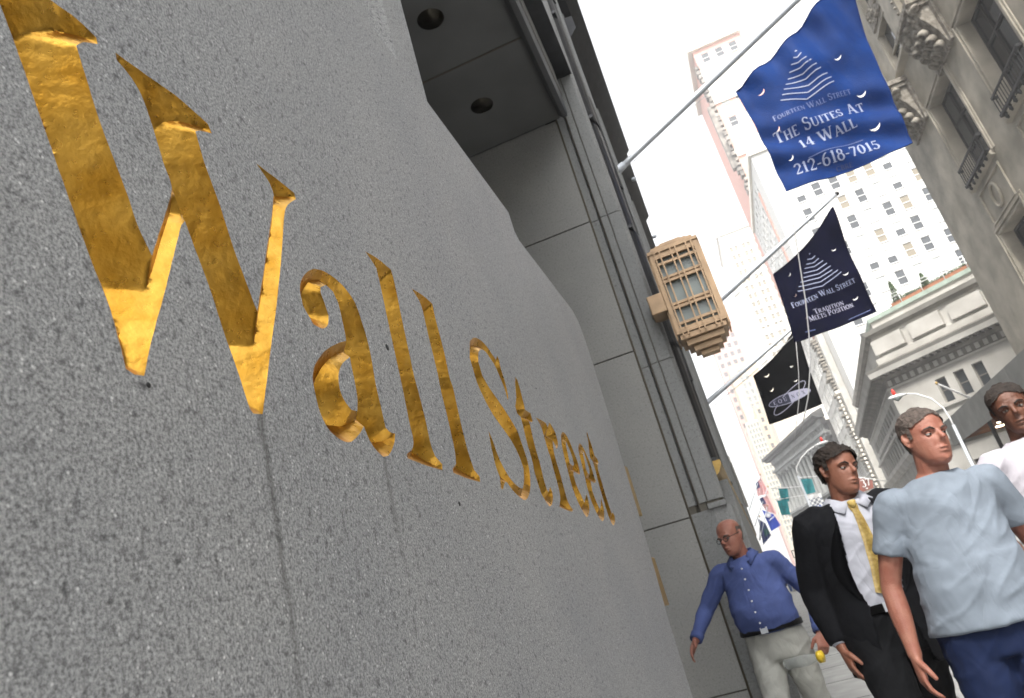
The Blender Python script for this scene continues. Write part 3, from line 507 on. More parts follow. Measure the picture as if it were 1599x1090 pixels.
# ---------------------------------------------------------------- roman lettering made of strokes (cap height 1)
T_, t_ = .17, .075
def Ls(x0, y0, x1, y1, w): return ('l', x0, y0, x1, y1, w)
def Sf(x, y, l=.34): return ('l', x-l/2, y, x+l/2, y, .05)
def Ar(cx, cy, rx, ry, a0, a1, w0=T_, w1=t_): return ('a', cx, cy, rx, ry, a0, a1, w0, w1)
G = {
 'F': (.62, [Ls(.16, 0, .16, 1, T_), Ls(.16, .97, .56, .97, t_), Ls(.16, .52, .44, .52, t_), Ls(.55, .99, .55, .8, .05), Sf(.16, .02)]),
 'E': (.66, [Ls(.16, 0, .16, 1, T_), Ls(.16, .97, .58, .97, t_), Ls(.16, .52, .46, .52, t_), Ls(.16, .03, .6, .03, t_), Ls(.57, .99, .57, .82, .05), Ls(.59, .01, .59, .2, .05)]),
 'L': (.62, [Ls(.16, 0, .16, 1, T_), Ls(.16, .03, .58, .03, t_), Ls(.57, .01, .57, .22, .05), Sf(.16, .98)]),
 'T': (.74, [Ls(.37, 0, .37, 1, T_), Ls(.04, .97, .70, .97, t_), Ls(.05, .99, .05, .78, .05), Ls(.69, .99, .69, .78, .05), Sf(.37, .02)]),
 'H': (.88, [Ls(.18, 0, .18, 1, T_), Ls(.70, 0, .70, 1, T_), Ls(.18, .52, .70, .52, t_), Sf(.18, .02), Sf(.18, .98), Sf(.70, .02), Sf(.70, .98)]),
 'I': (.40, [Ls(.2, 0, .2, 1, T_), Sf(.2, .02), Sf(.2, .98)]),
 'N': (.88, [Ls(.16, 0, .16, 1, t_), Ls(.16, .96, .72, .04, T_), Ls(.72, 0, .72, 1, t_), Sf(.16, .02, .28), Sf(.1, .98, .26), Sf(.74, .98, .28)]),
 'M': (1.02, [Ls(.15, 0, .15, 1, t_), Ls(.17, .96, .5, .08, T_), Ls(.5, .08, .84, .96, t_), Ls(.86, 0, .86, 1, T_), Sf(.15, .02, .28), Sf(.86, .02, .32), Sf(.12, .98, .2), Sf(.9, .98, .22)]),
 'W': (1.16, [Ls(.1, .98, .34, .04, T_), Ls(.34, .04, .58, .9, t_), Ls(.56, .98, .82, .04, T_), Ls(.82, .04, 1.06, .98, t_), Sf(.1, .98, .28), Sf(.56, .98, .28), Sf(1.06, .98, .24)]),
 'A': (.86, [Ls(.12, 0, .43, .98, t_), Ls(.43, .98, .74, 0, T_), Ls(.22, .33, .62, .33, .06), Sf(.12, .02, .26), Sf(.74, .02, .3)]),
 'R': (.80, [Ls(.17, 0, .17, 1, T_), Ar(.34, .74, .26, .23, -90, 90, T_*.9), Ls(.17, .97, .36, .97, t_), Ls(.17, .51, .36, .51, t_), Ls(.38, .5, .70, .02, T_*.9), Sf(.17, .02), Sf(.72, .02, .2)]),
 'P': (.70, [Ls(.17, 0, .17, 1, T_), Ar(.34, .72, .26, .25, -90, 90, T_*.9), Ls(.17, .97, .36, .97, t_), Ls(.17, .47, .36, .47, t_), Sf(.17, .02)]),
 'B': (.74, [Ls(.17, 0, .17, 1, T_), Ar(.34, .76, .22, .21, -90, 90, T_*.9), Ar(.36, .28, .26, .25, -90, 90, T_*.9), Ls(.17, .97, .36, .97, t_), Ls(.17, .53, .36, .53, t_), Ls(.17, .03, .36, .03, t_)]),
 'D': (.86, [Ls(.17, 0, .17, 1, T_), Ar(.32, .5, .42, .47, -90, 90), Ls(.17, .97, .34, .97, t_), Ls(.17, .03, .34, .03, t_)]),
 'O': (.92, [Ar(.46, .5, .36, .48, 0, 360)]),
 'Q': (.92, [Ar(.46, .5, .36, .48, 0, 360), Ls(.5, .1, .8, -.15, t_)]),
 'C': (.80, [Ar(.44, .5, .34, .48, 45, 315), Ls(.69, .95, .69, .72, .05)]),
 'U': (.86, [Ls(.17, .3, .17, 1, T_), Ls(.69, .3, .69, 1, t_), Ar(.43, .3, .26, .28, 180, 360, T_*.8, t_), Sf(.17, .98, .3), Sf(.69, .98, .26)]),
 'S': (.60, [Ar(.30, .74, .20, .23, 20, 270, T_*.75, t_), Ar(.30, .27, .22, .24, -160, 90, T_*.85, t_), Ls(.5, .95, .5, .74, .045), Ls(.08, .04, .08, .28, .045)]),
 'X': (.80, [Ls(.12, .98, .66, .02, T_), Ls(.66, .98, .12, .02, t_), Sf(.12, .98, .24), Sf(.66, .98, .24), Sf(.12, .02, .24), Sf(.66, .02, .24)]),
 '1': (.46, [Ls(.25, 0, .25, 1, T_), Ls(.25, .96, .09, .84, t_), Sf(.25, .02)]),
 '2': (.62, [Ar(.30, .72, .22, .26, -20, 165, T_*.9, t_), Ls(.50, .64, .10, .08, t_*1.3), Ls(.08, .06, .54, .06, .13), Ls(.55, .04, .57, .2, .05)]),
 '4': (.66, [Ls(.44, 0, .44, 1, T_), Ls(.42, .96, .05, .32, t_), Ls(.05, .30, .62, .30, t_), Sf(.44, .02, .3)]),
 '5': (.60, [Ls(.14, .95, .52, .95, .11), Ls(.15, .95, .13, .55, t_), Ar(.27, .32, .24, .29, -150, 110, T_, t_)]),
 '6': (.64, [Ar(.32, .30, .23, .28, 0, 360, T_*.9), Ar(.56, .42, .46, .55, 100, 180, T_, t_)]),
 '7': (.58, [Ls(.06, .94, .52, .94, .12), Ls(.50, .92, .22, 0, T_*.8), Ls(.06, .96, .06, .78, .05)]),
 '8': (.62, [Ar(.31, .75, .18, .21, 0, 360, T_*.8), Ar(.31, .27, .23, .26, 0, 360, T_*.9)]),
 '0': (.62, [Ar(.31, .5, .22, .47, 0, 360)]),
 '3': (.60, [Ar(.27, .74, .20, .22, -60, 150, T_*.9, t_), Ar(.27, .28, .24, .27, -150, 80, T_, t_)]),
 '-': (.42, [Ls(.06, .38, .36, .38, .09)]),
 ' ': (.34, [])}
def glyph_quads(txt, small=None):
    """quads in text space: x along, y up; small: size of the small capitals (first letter of each word stays full size)"""
    q = []; x = 0; first = True
    for ch in txt:
        s = 1 if (small is None or first or not ch.isalpha()) else small
        wd, st = G[ch]; first = ch == ' '
        for e in st:
            if e[0] == 'l':
                _, x0, y0, x1, y1, w_ = e; d = Vector((x1-x0, y1-y0)); L = d.length; d /= L; n = Vector((-d.y, d.x))*w_/2
                k = 1 if L < .5 else 3
                if abs(d.x) > .3 and abs(d.y) > .3: n = Vector((w_/2, 0))*1.05
                for i in range(k):
                    a = Vector((x0, y0))+d*L*i/k; b = Vector((x0, y0))+d*L*(i+1)/k; q.append([a-n, b-n, b+n, a+n])
            else:
                _, cx, cy, rx, ry, a0, a1, w0, w1 = e; k = max(8, int(abs(a1-a0)/15)); pr = None
                for i in range(k+1):
                    a = R(a0+(a1-a0)*i/k); w_ = w1+(w0-w1)*abs(math.cos(a))**1.3; c, s_ = math.cos(a), math.sin(a)
                    cur = (Vector((cx+(rx-w_/2)*c, cy+(ry-w_/2)*s_)), Vector((cx+(rx+w_/2)*c, cy+(ry+w_/2)*s_)))
                    if pr: q.append([pr[0], pr[1], cur[1], cur[0]])
                    pr = cur
        # scale + place this glyph
        n_new = 0
        q2 = []
        while q and not getattr(q[-1], 'done', False) and len(q) > glyph_quads.mark: q2.append(q.pop())
        for Q in q2: q.append([Vector((x+p.x*s, p.y*s)) for p in Q])
        glyph_quads.mark = len(q)
        x += (wd+.05)*s
    glyph_quads.mark = 0
    return q, x
glyph_quads.mark = 0

class Sheet:
    """a cloth hanging across the street: 2-D shapes given in (x, z) and bent by the same folds"""
    def __init__(s, Y, fold): s.Y = Y; s.fold = fold
    def uv(s, px, py): p = PY(px, py, s.Y); return Vector((p.x, p.z))
    def P(s, v, off=0): return (v[0], s.Y+s.fold(v[0], v[1])-off, v[1])
    def text(s, txt, p0, p1, hpx, small=None):
        a, b = s.uv(*p0), s.uv(*p1); u = (b-a); L = u.length; u /= L
        n = Vector((-u.y, u.x)); up = (n+Vector((-.16, 0))*0).normalized(); q, wid = glyph_quads(txt, small); h = hpx*s.Y/F_PX/.93
        bm = B()
        for Q in q: bm.faces.new([bm.verts.new(s.P(a+u*(p.x/wid*L)+up*p.y*h, .006)) for p in Q])
        return bm
    def line(s, pts, wpx):
        bm = B(); w_ = wpx*s.Y/F_PX/2; P = [s.uv(*p) for p in pts]
        for a, b in zip(P, P[1:]):
            d = (b-a).normalized(); n = Vector((-d.y, d.x))*w_; k = max(1, int((b-a).length/.06))
            for i in range(k):
                c, e = a.lerp(b, i/k), a.lerp(b, (i+1)/k); bm.faces.new([bm.verts.new(s.P(v, .006)) for v in (c-n, e-n, e+n, c+n)])
        return bm
    def shape(s, P, off=.006):
        bm = B(); bm.faces.new([bm.verts.new(s.P(v, off)) for v in P]); bmesh.ops.triangulate(bm, faces=bm.faces); return bm
def crescent(c, r, ang, thick=.42):
    """a half-moon wind slit"""
    P = []
    for i in range(9): a = math.pi+math.pi*i/8; P.append((math.cos(a), math.sin(a)))
    for i in range(1, 8): a = 2*math.pi-math.pi*i/8; P.append((math.cos(a), math.sin(a)*(1-thick)))
    ca, sa = math.cos(ang), math.sin(ang)
    return np.array([(c[0]+r*(x*ca-y*sa), c[1]+r*(x*sa+y*ca)) for x, y in P])
def make_banner(label, Y, corners, sag, slits, cloth, fold, group):
    sh = Sheet(Y, fold); TL, TOP, BR, BL = [sh.uv(*c) for c in corners]
    out = []
    def edge(a, b, bow, k=22):
        d = b-a; n = Vector((d.y, -d.x))
        for i in range(k): t = i/k; out.append(a+d*t+n*bow*math.sin(math.pi*t))
    edge(TL, TOP, sag); edge(TOP, BR, .015); edge(BR, BL, -.015); edge(BL, TL, .01)
    outl = np.array([(p.x, p.y) for p in out]); cs = []
    for (p, r, a) in slits: q = sh.uv(*p); cs.append(crescent((q.x, q.y), r*Y/F_PX, R(a)))
    lo, hi = outl.min(0), outl.max(0); g = .045
    gx, gy = np.meshgrid(np.arange(lo[0], hi[0], g), np.arange(lo[1], hi[1], g)); pts = np.c_[gx.ravel(), gy.ravel()]
    k = inside(outl, pts)
    for c in cs: k &= ~inside(c, pts)
    pts = pts[k]; pts = pts[dist_poly([outl]+cs, pts) > g*.4]
    V, T = cdt([outl]+cs, pts); cen = V[T].mean(1); k = inside(outl, cen)
    for c in cs: k &= ~inside(c, cen)
    root = thing('street_banner', label, 'banner', tuple(sh.P(TL)), 0, group)
    off = Vector(root.location)
    cl = obj('cloth', ([Vector(sh.P(v))-off for v in V], [list(t) for t in T[k]]), cloth, root, True)
    # hems: a thin rolled border
    bm = B(); tube(bm, [Vector(sh.P(p))-off for p in out]+[Vector(sh.P(out[0]))-off], .011*Y/12, 6); obj('hem', bm, cloth, root, True)
    return root, sh, off, cs
def add_to(root, off, name, bm, m):
    for v in bm.verts: v.co -= off
    return obj(name, bm, m, root)
BG = 'banners hanging from the slanting poles'
ink = mat('silver banner ink', (.24, .27, .40), .6); ink_b = mat('faded banner ink', (.08, .11, .26), .6); ink_w = mat('pale print', (.30, .30, .40), .6)
def cloth_mat(name, col, c2, sp=.06):
    m = mat(name, col, .7, 0, sp, noise_scale=3, col2=c2, bump=.5, bump_scale=60)
    return m
def c5(x, y): return (1060+x*.33709, y*.33709)
# banner 1: royal blue
def fold1(x, z):
    a = math.sin(x*11+z*2.6)*.06*max(0, min(1, (z-6.3)/1.2)); b = math.sin(x*3.1-z*1.3)*.05
    c = noise.noise(Vector((x*3.2+z*1.2, z*2.1, 4)))*.05
    d = .04*math.sin((x*.5+z*1.1)*11)*math.exp(-((z-6.2)/.6)**2)
    return a+b+c+d
r1, sh, off, cs = make_banner('royal blue banner, largest of the three, with THE SUITES AT 14 WALL in silver', 9.5, [(1149, 137), (1318, -52), (1425, 221), (1228, 302)], .055,
    [(c5(378, 425), 6.5, 25), (c5(450, 603), 6, 30), (c5(515, 743), 5, 38), (c5(735, 262), 5.5, 5), (c5(845, 421), 7, 8), (c5(905, 572), 9, 10)],
    cloth_mat('royal blue cloth', (.003, .028, .14), (.002, .020, .105), .12), fold1, BG)
PYR1 = [[(530, 288), (548, 291), (566, 270)], [(520, 313), (551, 313), (590, 290)], [(512, 342), (560, 334), (612, 300)], [(505, 371), (575, 356), (637, 314)], [(495, 398), (588, 376), (657, 328)], [(487, 424), (600, 404), (688, 345)], [(478, 450), (598, 436), (706, 360)], [(472, 475), (592, 467), (718, 380)]]
bm = B()
for ln in PYR1:
    t = sh.line([c5(*p) for p in ln], 1.9); tm = bpy.data.meshes.new('t'); t.to_mesh(tm); t.free(); bm.from_mesh(tm)
t = sh.line([c5(536, 262), c5(546, 258)], 2.2); tm = bpy.data.meshes.new('t'); t.to_mesh(tm); bm.from_mesh(tm)
add_to(r1, off, 'pyramid_emblem', bm, ink)
for nm, tx, p0, p1, h, sm, mt in (('lettering', 'FOURTEEN WALL STREET', (442, 572), (802, 428), 10.5, .76, ink_b), ('lettering', 'THE SUITES AT', (455, 668), (872, 492), 19, .76, ink), ('lettering', '14 WALL', (570, 699), (832, 582), 17.5, .8, ink), ('lettering', '212-618-7015', (545, 818), (943, 676), 17.5, None, ink), ('lettering', 'CBRE', (735, 792), (812, 765), 7.5, None, mat('dark print', (.012, .02, .08), .6))):
    add_to(r1, off, nm, sh.text(tx, c5(*p0), c5(*p1), h, sm), mt)
add_to(r1, off, 'fine_print', sh.line([c5(600, 742), c5(720, 692), c5(855, 635)], 1.3), ink_b)
# banner 2: navy
def k2(x, y): return (1180+x*.20183, 300+y*.20183)
def fold2(x, z): return math.sin(x*7+z*1.5)*.04*max(0, min(1, (z-6.2)))+noise.noise(Vector((x*2+5, z*1.3, 9)))*.13
r2, sh, off, cs = make_banner('dark navy banner, middle of the three, with TRADITION MEETS POSITION below a silver pyramid', 15, [(1208, 428), (1300, 325), (1368, 486), (1241, 534)], .06,
    [(k2(602, 434), 3.6, 0), (k2(692, 630), 4.2, 5), (k2(768, 808), 4.4, 8), (k2(255, 630), 3.2, 50), (k2(300, 796), 3, 50), (k2(385, 970), 3, 45)],
    cloth_mat('navy cloth', (.0025, .003, .016), (.002, .0025, .012), .03), fold2, BG)
PYR2 = [[(400, 515), (435, 511), (460, 488)], [(392, 552), (450, 541), (488, 508)], [(380, 584), (456, 570), (522, 526)], [(372, 620), (474, 600), (552, 547)], [(370, 655), (488, 632), (580, 570)], [(348, 691), (494, 664), (592, 601)], [(333, 728), (502, 698), (636, 604)], [(326, 765), (514, 732), (662, 621)]]
bm = B()
for ln in PYR2+[[(414, 478), (422, 470)]]:
    t = sh.line([k2(*p) for p in ln], 1.25); tm = bpy.data.meshes.new('t'); t.to_mesh(tm); t.free(); bm.from_mesh(tm)
add_to(r2, off, 'pyramid_emblem', bm, ink)
for tx, p0, p1, h, sm, mt in (('FOURTEEN WALL STREET', (288, 902), (775, 702), 8.6, .76, ink), ('TRADITION', (460, 947), (690, 862), 7.6, .78, ink_w), ('MEETS POSITION', (420, 1008), (765, 880), 8, .78, ink_w)):
    add_to(r2, off, 'lettering', sh.text(tx, k2(*p0), k2(*p1), h, sm), mt)
add_to(r2, off, 'fine_print', sh.line([k2(718, 990), k2(890, 908)], .9), ink_b); add_to(r2, off, 'fine_print', sh.line([k2(385, 1085), k2(462, 1068)], 1.6), ink_b)
# banner 3: black
def k3(x, y): return (1160+x*.16512, 500+y*.16512)
def fold3(x, z): return noise.noise(Vector((x*1.5+5, z*1.1, 2)))*.15
r3, sh, off, cs = make_banner('black banner, farthest of the three, with a pale oval emblem reading EQUINOX', 23, [(1177, 587), (1243, 510), (1283, 630), (1202, 662)], .06,
    [(k3(458, 428), 2.8, 0), (k3(220, 515), 4.4, 12), (k3(497, 562), 2.8, 5), (k3(266, 655), 3.6, 32)],
    cloth_mat('black cloth', (.002, .002, .003), (.0015, .0015, .002), .02), fold3, BG)
def ell(cx, cy, a, b, ang, n=40, a0=0, a1=360):
    return [k3(cx+a*math.cos(R(t))*math.cos(ang)-b*math.sin(R(t))*math.sin(ang), cy+a*math.cos(R(t))*math.sin(ang)+b*math.sin(R(t))*math.cos(ang)) for t in [a0+(a1-a0)*i/n for i in range(n+1)]]
an = math.atan2(-145, 394)
add_to(r3, off, 'emblem', sh.line(ell(443, 733, 208, 46, an), .9), ink_w)
add_to(r3, off, 'emblem', sh.line(ell(443, 735, 212, 52, math.atan2(-315, 285)), .9), ink_w)
hp = ell(443, 733, 206, 44, an, 24, -90, 90); add_to(r3, off, 'emblem', sh.shape([sh.uv(*p) for p in hp]), ink_w)
blk = mat('black print', (.01, .01, .02), .6)
hl = ell(443, 733, 204, 42, an, 24, 90, 270); add_to(r3, off, 'emblem', sh.shape([sh.uv(*p) for p in hl], .005), mat('deep blue print', (.006, .008, .03), .6))
def k3t(s, t): return k3(443+s*math.cos(an)-t*math.sin(an), 733+s*math.sin(an)+t*math.cos(an))
def sgn(txt, s0, s1, m_):
    bm = sh.text(txt, k3t(s0, 17), k3t(s1, 17), 5.2)
    for v in bm.verts: v.co.y -= .006
    add_to(r3, off, 'lettering', bm, m_)
sgn('E', -162, -128, ink_w); sgn('Q', -114, -76, ink_w); sgn('U', -60, -26, ink_w); sgn('N', 20, 52, blk); sgn('O', 72, 104, blk); sgn('X', 124, 154, blk)

# ---------------------------------------------------------------- slanting poles with halyards
def pole(label, Y, p0, p1, w0, w1, ball=True, back=.35):
    a, b = PY(*p0, Y), PY(*p1, Y); d = (b-a).normalized(); a = a-d*back
    root = thing('banner_pole', label, 'pole', tuple(a), 0, 'slanting poles of the street banners')
    n = 14; pts = [(b-a)*i/n for i in range(n+1)]
    bm = B(); tube(bm, pts, [(w0+(w1-w0)*(i/n))*Y/F_PX/2 for i in range(n+1)], 16); obj('shaft', bm, M['steel'], root, True)
    if ball:
        bm = B(); r = .035*Y/12; c = b-a+d*.03; lathe(bm, [(r*math.sin(t), -r*math.cos(t)) for t in np.linspace(.15, 3.0, 9)], c, 12); obj('ball_tip', bm, M['dark'], root, True)
    bm = B(); tube(bm, [Vector((0, 0, 0)), d*.22], [w0*Y/F_PX*.8, w0*Y/F_PX*.7], 14); box(bm, -.16, 0.0, -.14, .14, -.22, .14); obj('wall_socket', bm, M['steel'], root)
    bm = B(); off_ = Vector((.01, -.03, -.05*Y/9))
    tube(bm, [p+off_*(1.6 if 0 < i < n else .6)-Vector((0, 0, .05*math.sin(math.pi*i/n))) for i, p in enumerate(pts)], .005*Y/10, 5); obj('halyard', bm, M['rope'], root)
    return root
pole('thick grey pole nearest the camera, holding the royal blue banner', 9.5, (985, 247), (1325, -78), 10, 13)
pole('tapering grey pole with a dark ball tip, holding the navy banner', 15, (1050, 536), (1305, 304), 12, 5.5)
pole('thin grey pole farthest down the wall, holding the black banner', 23, (1106, 627), (1243, 508), 8.5, 4.5)
for label, Y, P in (('pale cord hanging across the face of the navy banner', 9.45, [(1229, 302), (1241, 362), (1250, 420), (1258, 470), (1263, 520), (1266, 560), (1262, 620), (1250, 680)]), ('pale cord hanging across the face of the black banner', 14.9, [(1243, 534), (1247, 580), (1248, 620), (1245, 650), (1240, 690)])):
    bm = B(); P = [PY(*p, Y) for p in P]; tube(bm, P, .0075, 6); tag(obj('hanging_cord', bm, M['rope']), label, 'cord')

# ---------------------------------------------------------------- bronze wall lantern
def build_lantern():
    Y = 6.0; x0, x1, z0, z1, dp = -.073, .339, 3.259, 3.996, .36
    root = thing('wall_lantern', 'pale bronze art deco wall lantern with barred grey glass on the dark bank front', 'lantern', (x0, Y, z0))
    W, H = x1-x0, z1-z0
    bm = B(); st = .036
    for a, b in ((0, st), (W-st, W)):
        for c, d in ((0, st), (dp-st, dp)): box(bm, a, b, c, d, 0, H)
    for z in (0, H-.05):
        for c, d in ((0.004, st-.004), (dp-st+.004, dp-.004)): box(bm, st, W-st, c, d, z+.002, z+.05)
        for a, b in ((.004, st-.004), (W-st+.004, W-.004)): box(bm, a, b, st, dp-st, z+.002, z+.05)
    obj('lantern_frame', bm, M['bronze'], root)
    # panes and bars: front, back, two sides
    for side in range(4):
        L = W if side < 2 else dp
        def put(nm, bm, m):
            if side == 1: bm.transform(Matrix.Translation((W, dp, 0)) @ Matrix.Rotation(math.pi, 4, 'Z'))
            if side == 2: bm.transform(Matrix.Translation((0, dp, 0)) @ Matrix.Rotation(-math.pi/2, 4, 'Z'))
            if side == 3: bm.transform(Matrix.Translation((W, 0, 0)) @ Matrix.Rotation(math.pi/2, 4, 'Z'))
            obj(nm, bm, m, root)
        bm = B(); box(bm, .045, L-.045, .045, .05, .05, H-.05); put('glass_panel', bm, M['lamp_glass'])
        for k in (1, 2):
            z = H*k/3; bm = B(); box(bm, st+.002, L-st-.002, .004, .030, z-.028, z-.006); box(bm, st+.002, L-st-.002, .004, .03, z+.006, z+.028)
            box(bm, st+.002, L-st-.002, .018, .031, z-.007, z+.007); put('cross_rail', bm, M['bronze'])
        for z in (.075, H-.11): bm = B(); box(bm, st+.002, L-st-.002, .002, .03, z, z+.022); put('end_rail', bm, M['bronze'])
        for c in (.17, .5, .83):
            for s in (-1, 1):
                xx = L*c+s*L*.053
                bm = B(); box(bm, xx-.006, xx+.006, -.016, -.002, -.03, H+.03); put('upright_bar', bm, M['bronze'])
    # stepped crown and stepped pendant foot
    bm = B()
    for i, (ins, h) in enumerate(((.0, .035), (.035, .035), (.08, .03), (.125, .03))):
        z = H+sum((.035, .035, .03, .03)[:i]); box(bm, ins-.01, W-ins+.01, ins-.01, dp-ins+.01, z+.002, z+h)
    obj('stepped_crown', bev(bm, .004, 1), M['bronze'], root)
    bm = B()
    for i, (ins, h) in enumerate(((.015, .05), (.05, .05), (.09, .05), (.13, .04))):
        z = -sum((.05, .05, .05, .04)[:i+1]); box(bm, ins, W-ins, ins, dp-ins, z, z+h-.003)
    obj('stepped_foot', bev(bm, .003, 1), M['bronze'], root)
    bm = B(); box(bm, -.135, -.001, .0, .23, .23, .40); bev(bm, .006, 1); obj('bracket', bm, M['bronze'], root)
build_lantern()

# ================================================================ GROUND
bm = B(); box(bm, -160, 160, -160, 620, -.4, -.16); struct(obj('ground', bm, M['asphalt']))
bm = B(); box(bm, 2.9, 8.0, -80, 500, -.159, -.14); struct(obj('road', bm, M['asphalt']))
def paving(name, x0, x1, y0, y1):
    bm = B(); box(bm, x0, x1, y0, y1, -.16, 0)
    o = struct(obj(name, bm, M['pave']))
paving('pavement', -.62, 2.75, -60, 420); paving('pavement', 8.15, 13.98, -60, 420); paving('pavement', -6, -.62, -2, YP)
for x in (2.752, 8.002):
    bm = B(); box(bm, x, x+.146, -60, 420, -.16, .004); struct(obj('kerb', bm, M['kerb']))
bm = B()
for k in range(-20, 60):
    box(bm, -.61, 2.74, k*1.5-.006, k*1.5+.006, .0005, .003)
box(bm, 1.05, 1.062, -60, 120, .0035, .005)
struct(obj('pavement_joints', bm, mat('pavement joint', (.09, .09, .085), .9)))

# ================================================================ RIGHT: marble building nearest the camera
def rowrange(z0, pitch, h, n): return [(z0+pitch*i, z0+pitch*i+h) for i in range(n)]
def build_marble():
    root = thing('marble_building', 'weathered marble building with tall dark windows, carved brackets and iron window railings', 'building', (14, 40.6, 0))
    o0 = Vector((14, 40.6, 0))
    def add(name, bm, m, par=None, sm=False):
        for v in bm.verts: v.co -= o0
        return obj(name, fixn(bm), M[m] if isinstance(m, str) else m, par or root, sm)
    def Y(s): return 40.6-s
    H = 34; L = 33
    nb = 5
    cols = [(5.0+5.85*i, 8.15+5.85*i) for i in range(nb)]
    rows = [(1.2, 5.2), (8.1, 12.3), (14.9, 19.25)]
    bm = B(); opens, u, n = wallgrid(bm, (14, 40.6, 0), (0, -1, 0), L, 22.05, cols, rows, .75)
    # upper storey, set of paired lights
    cols2 = [(2.95+5.85*i, 6.85+5.85*i) for i in range(nb)]; rows2 = [(.55, 3.1), (4.6, 7.6), (9.0, 11.6)]
    op2, _, _ = wallgrid(bm, (14.25, 40.6, 22.05), (0, -1, 0), L, H-22.05, cols2, rows2, .5)
    bm.faces.new([bm.verts.new(p) for p in ((14, 40.6, 22.05), (14.25, 40.6, 22.05), (14.25, 7.6, 22.05), (14, 7.6, 22.05))])
    add('facade_wall', bm, 'marble')
    bm = B(); box(bm, 14.76, 40, 7.6, 40.6, 0, H); box(bm, 14.004, 14.759, 40.3, 40.6, 0, 22.0); add('building_mass', bm, 'marble')
    def window(p, w, h, par, rail=True, lights=3):
        # p centre; w along Y; x grows inwards
        x0 = 14.55; y0, y1, z0, z1 = p.y-w/2, p.y+w/2, p.z-h/2, p.z+h/2
        bm = B(); box(bm, x0+.05, x0+.07, y0, y1, z0, z1); pane = add('window', bm, 'glass_dark', par)
        bm = B()
        for k in range(lights+1):
            y = y0+w*k/lights; t = .09 if k in (0, lights) else .05; box(bm, x0-.03, x0+.045, max(y0, y-t), min(y1, y+t), z0, z1)
        for z in (z0+.05, z0+h*.36, z0+h*.68, z1-.05): box(bm, x0-.025, x0+.043, y0, y1, z-.05, z+.05)
        o = add('window_frame', bm, mat('dark bronze sash', (.03, .028, .024), .5, .4) if 'sash' not in M else M['sash'], pane); M.setdefault('sash', o.data.materials[0])
        if random.random() < .6:
            bm = B(); k = random.randrange(lights); box(bm, x0+.044, x0+.0485, y0+w*k/lights+.06, y0+w*(k+1)/lights-.06, z0+h*.36, z1-.1)
            add('blind', bm, M.setdefault('drab', mat('drab blind', (.10, .10, .09), .8)), pane)
        return pane
    for ci, ri, p, w, h in opens:
        window(p, w, h, root)
        y0, y1, z0, z1 = p.y-w/2, p.y+w/2, p.z-h/2, p.z+h/2
        # stepped moulded surround
        bm = B()
        for k, (o_, t, pr) in enumerate(((.0, .16, .05), (.17, .14, .10), (.33, .10, .05))):
            a, b = y0-o_-t, y1+o_+t
            box(bm, 14-pr, 14.1, a, a+t-.01, z0-.1, z1+o_+.02); box(bm, 14-pr, 14.1, b-t+.01, b, z0-.1, z1+o_+.02); box(bm, 14-pr-.004, 14.1, a, b, z1+o_+.022, z1+o_+t)
        add('window_surround', bev(bm, .02, 1), 'marble')
        if ri == 2 or ri == 1:
            # iron balconet railing
            bm = B(); box(bm, 13.72, 13.78, y0-.05, y1+.05, z0+.80, z0+.88); box(bm, 13.70, 13.80, y0-.08, y1+.08, z0-.02, z0+.10)
            for k in range(15): y = y0+w*k/14; box(bm, 13.735, 13.765, y-.012, y+.012, z0+.1, z0+.80)
            for y in (y0-.05, y1+.05): box(bm, 13.73, 13.99, y-.03, y+.03, z0+.78, z0+.9); box(bm, 13.73, 13.99, y-.03, y+.03, z0-.02, z0+.1)
            for k in range(6): y = y0+w*(k+.5)/6; lathe(bm, [(.02, z0-.3), (.09, z0-.2), (.05, z0-.02)], (13.78, y, 0), 8)
            add('balconet_railing', bm, 'dark')
            bm = B(); prism(bm, [(14.02, z0-.32), (13.82, z0-.26), (13.78, z0-.14), (13.92, z0-.04), (14.02, z0-.03)], 'y', y0-.2, y1+.2); add('window_ledge', bm, 'marble')
        if ri == 2:
            # carved panel with a ring, under the window
            za, zb = 12.75, 14.35
            bm = B()
            for (a, b, c, d) in ((y0, y1, zb-.1, zb), (y0, y1, za, za+.1), (y0, y0+.1, za+.1, zb-.1), (y1-.1, y1, za+.1, zb-.1)): box(bm, 13.93, 14.05, a, b, c, d)
            add('panel_border', bm, 'marble')
            bm = B(); tor = [Vector((13.97, p.y+.44*math.cos(t), 13.55+.52*math.sin(t))) for t in np.linspace(0, 2*math.pi, 25)]
            tube(bm, tor, .075, 8, False); add('carved_ring', bm, 'marble', sm=True)
    for i in range(nb):
        yc = 40.6-(3.1+5.85*i)
        if yc < -30: continue
        # great bracket: leaf scrolls above, honeycomb of hollow bosses beneath
        br = B(); y0, y1 = yc-1.35, yc+1.35
        for k, (pr, za, zb) in enumerate(((.95, 21.5, 21.75), (.82, 21.3, 21.49), (.12, 19.2, 21.29))): box(br, 14-pr, 14.1, y0+.1*(k == 1), y1-.1*(k == 1), za, zb)
        prism(br, [(14.02, 19.25), (13.86, 19.3), (13.74, 19.9), (13.55, 20.4), (13.35, 20.75), (13.25, 21.29), (14.02, 21.29)], 'y', y0+.25, y1-.25)
        bracket = add('carved_bracket', bev(br, .02, 1), 'marble_dark')
        rr = random.Random(i)
        for r_ in range(3):
            for c_ in range(3):
                x = 13.78-.17*r_; z = 19.55+.38*r_; y = yc-.62+.62*c_
                bm = B(); lathe(bm, [(.10, .10), (.21, .08), (.25, -.04), (.24, -.20), (.18, -.22), (.16, -.05), (.05, .02)], (0, 0, 0), 12)
                bm.transform(Matrix.Translation((x-.05, y, z)) @ Matrix.Rotation(R(38), 4, 'Y')); add('hollow_boss', bm, 'marble_dark', bracket, True)
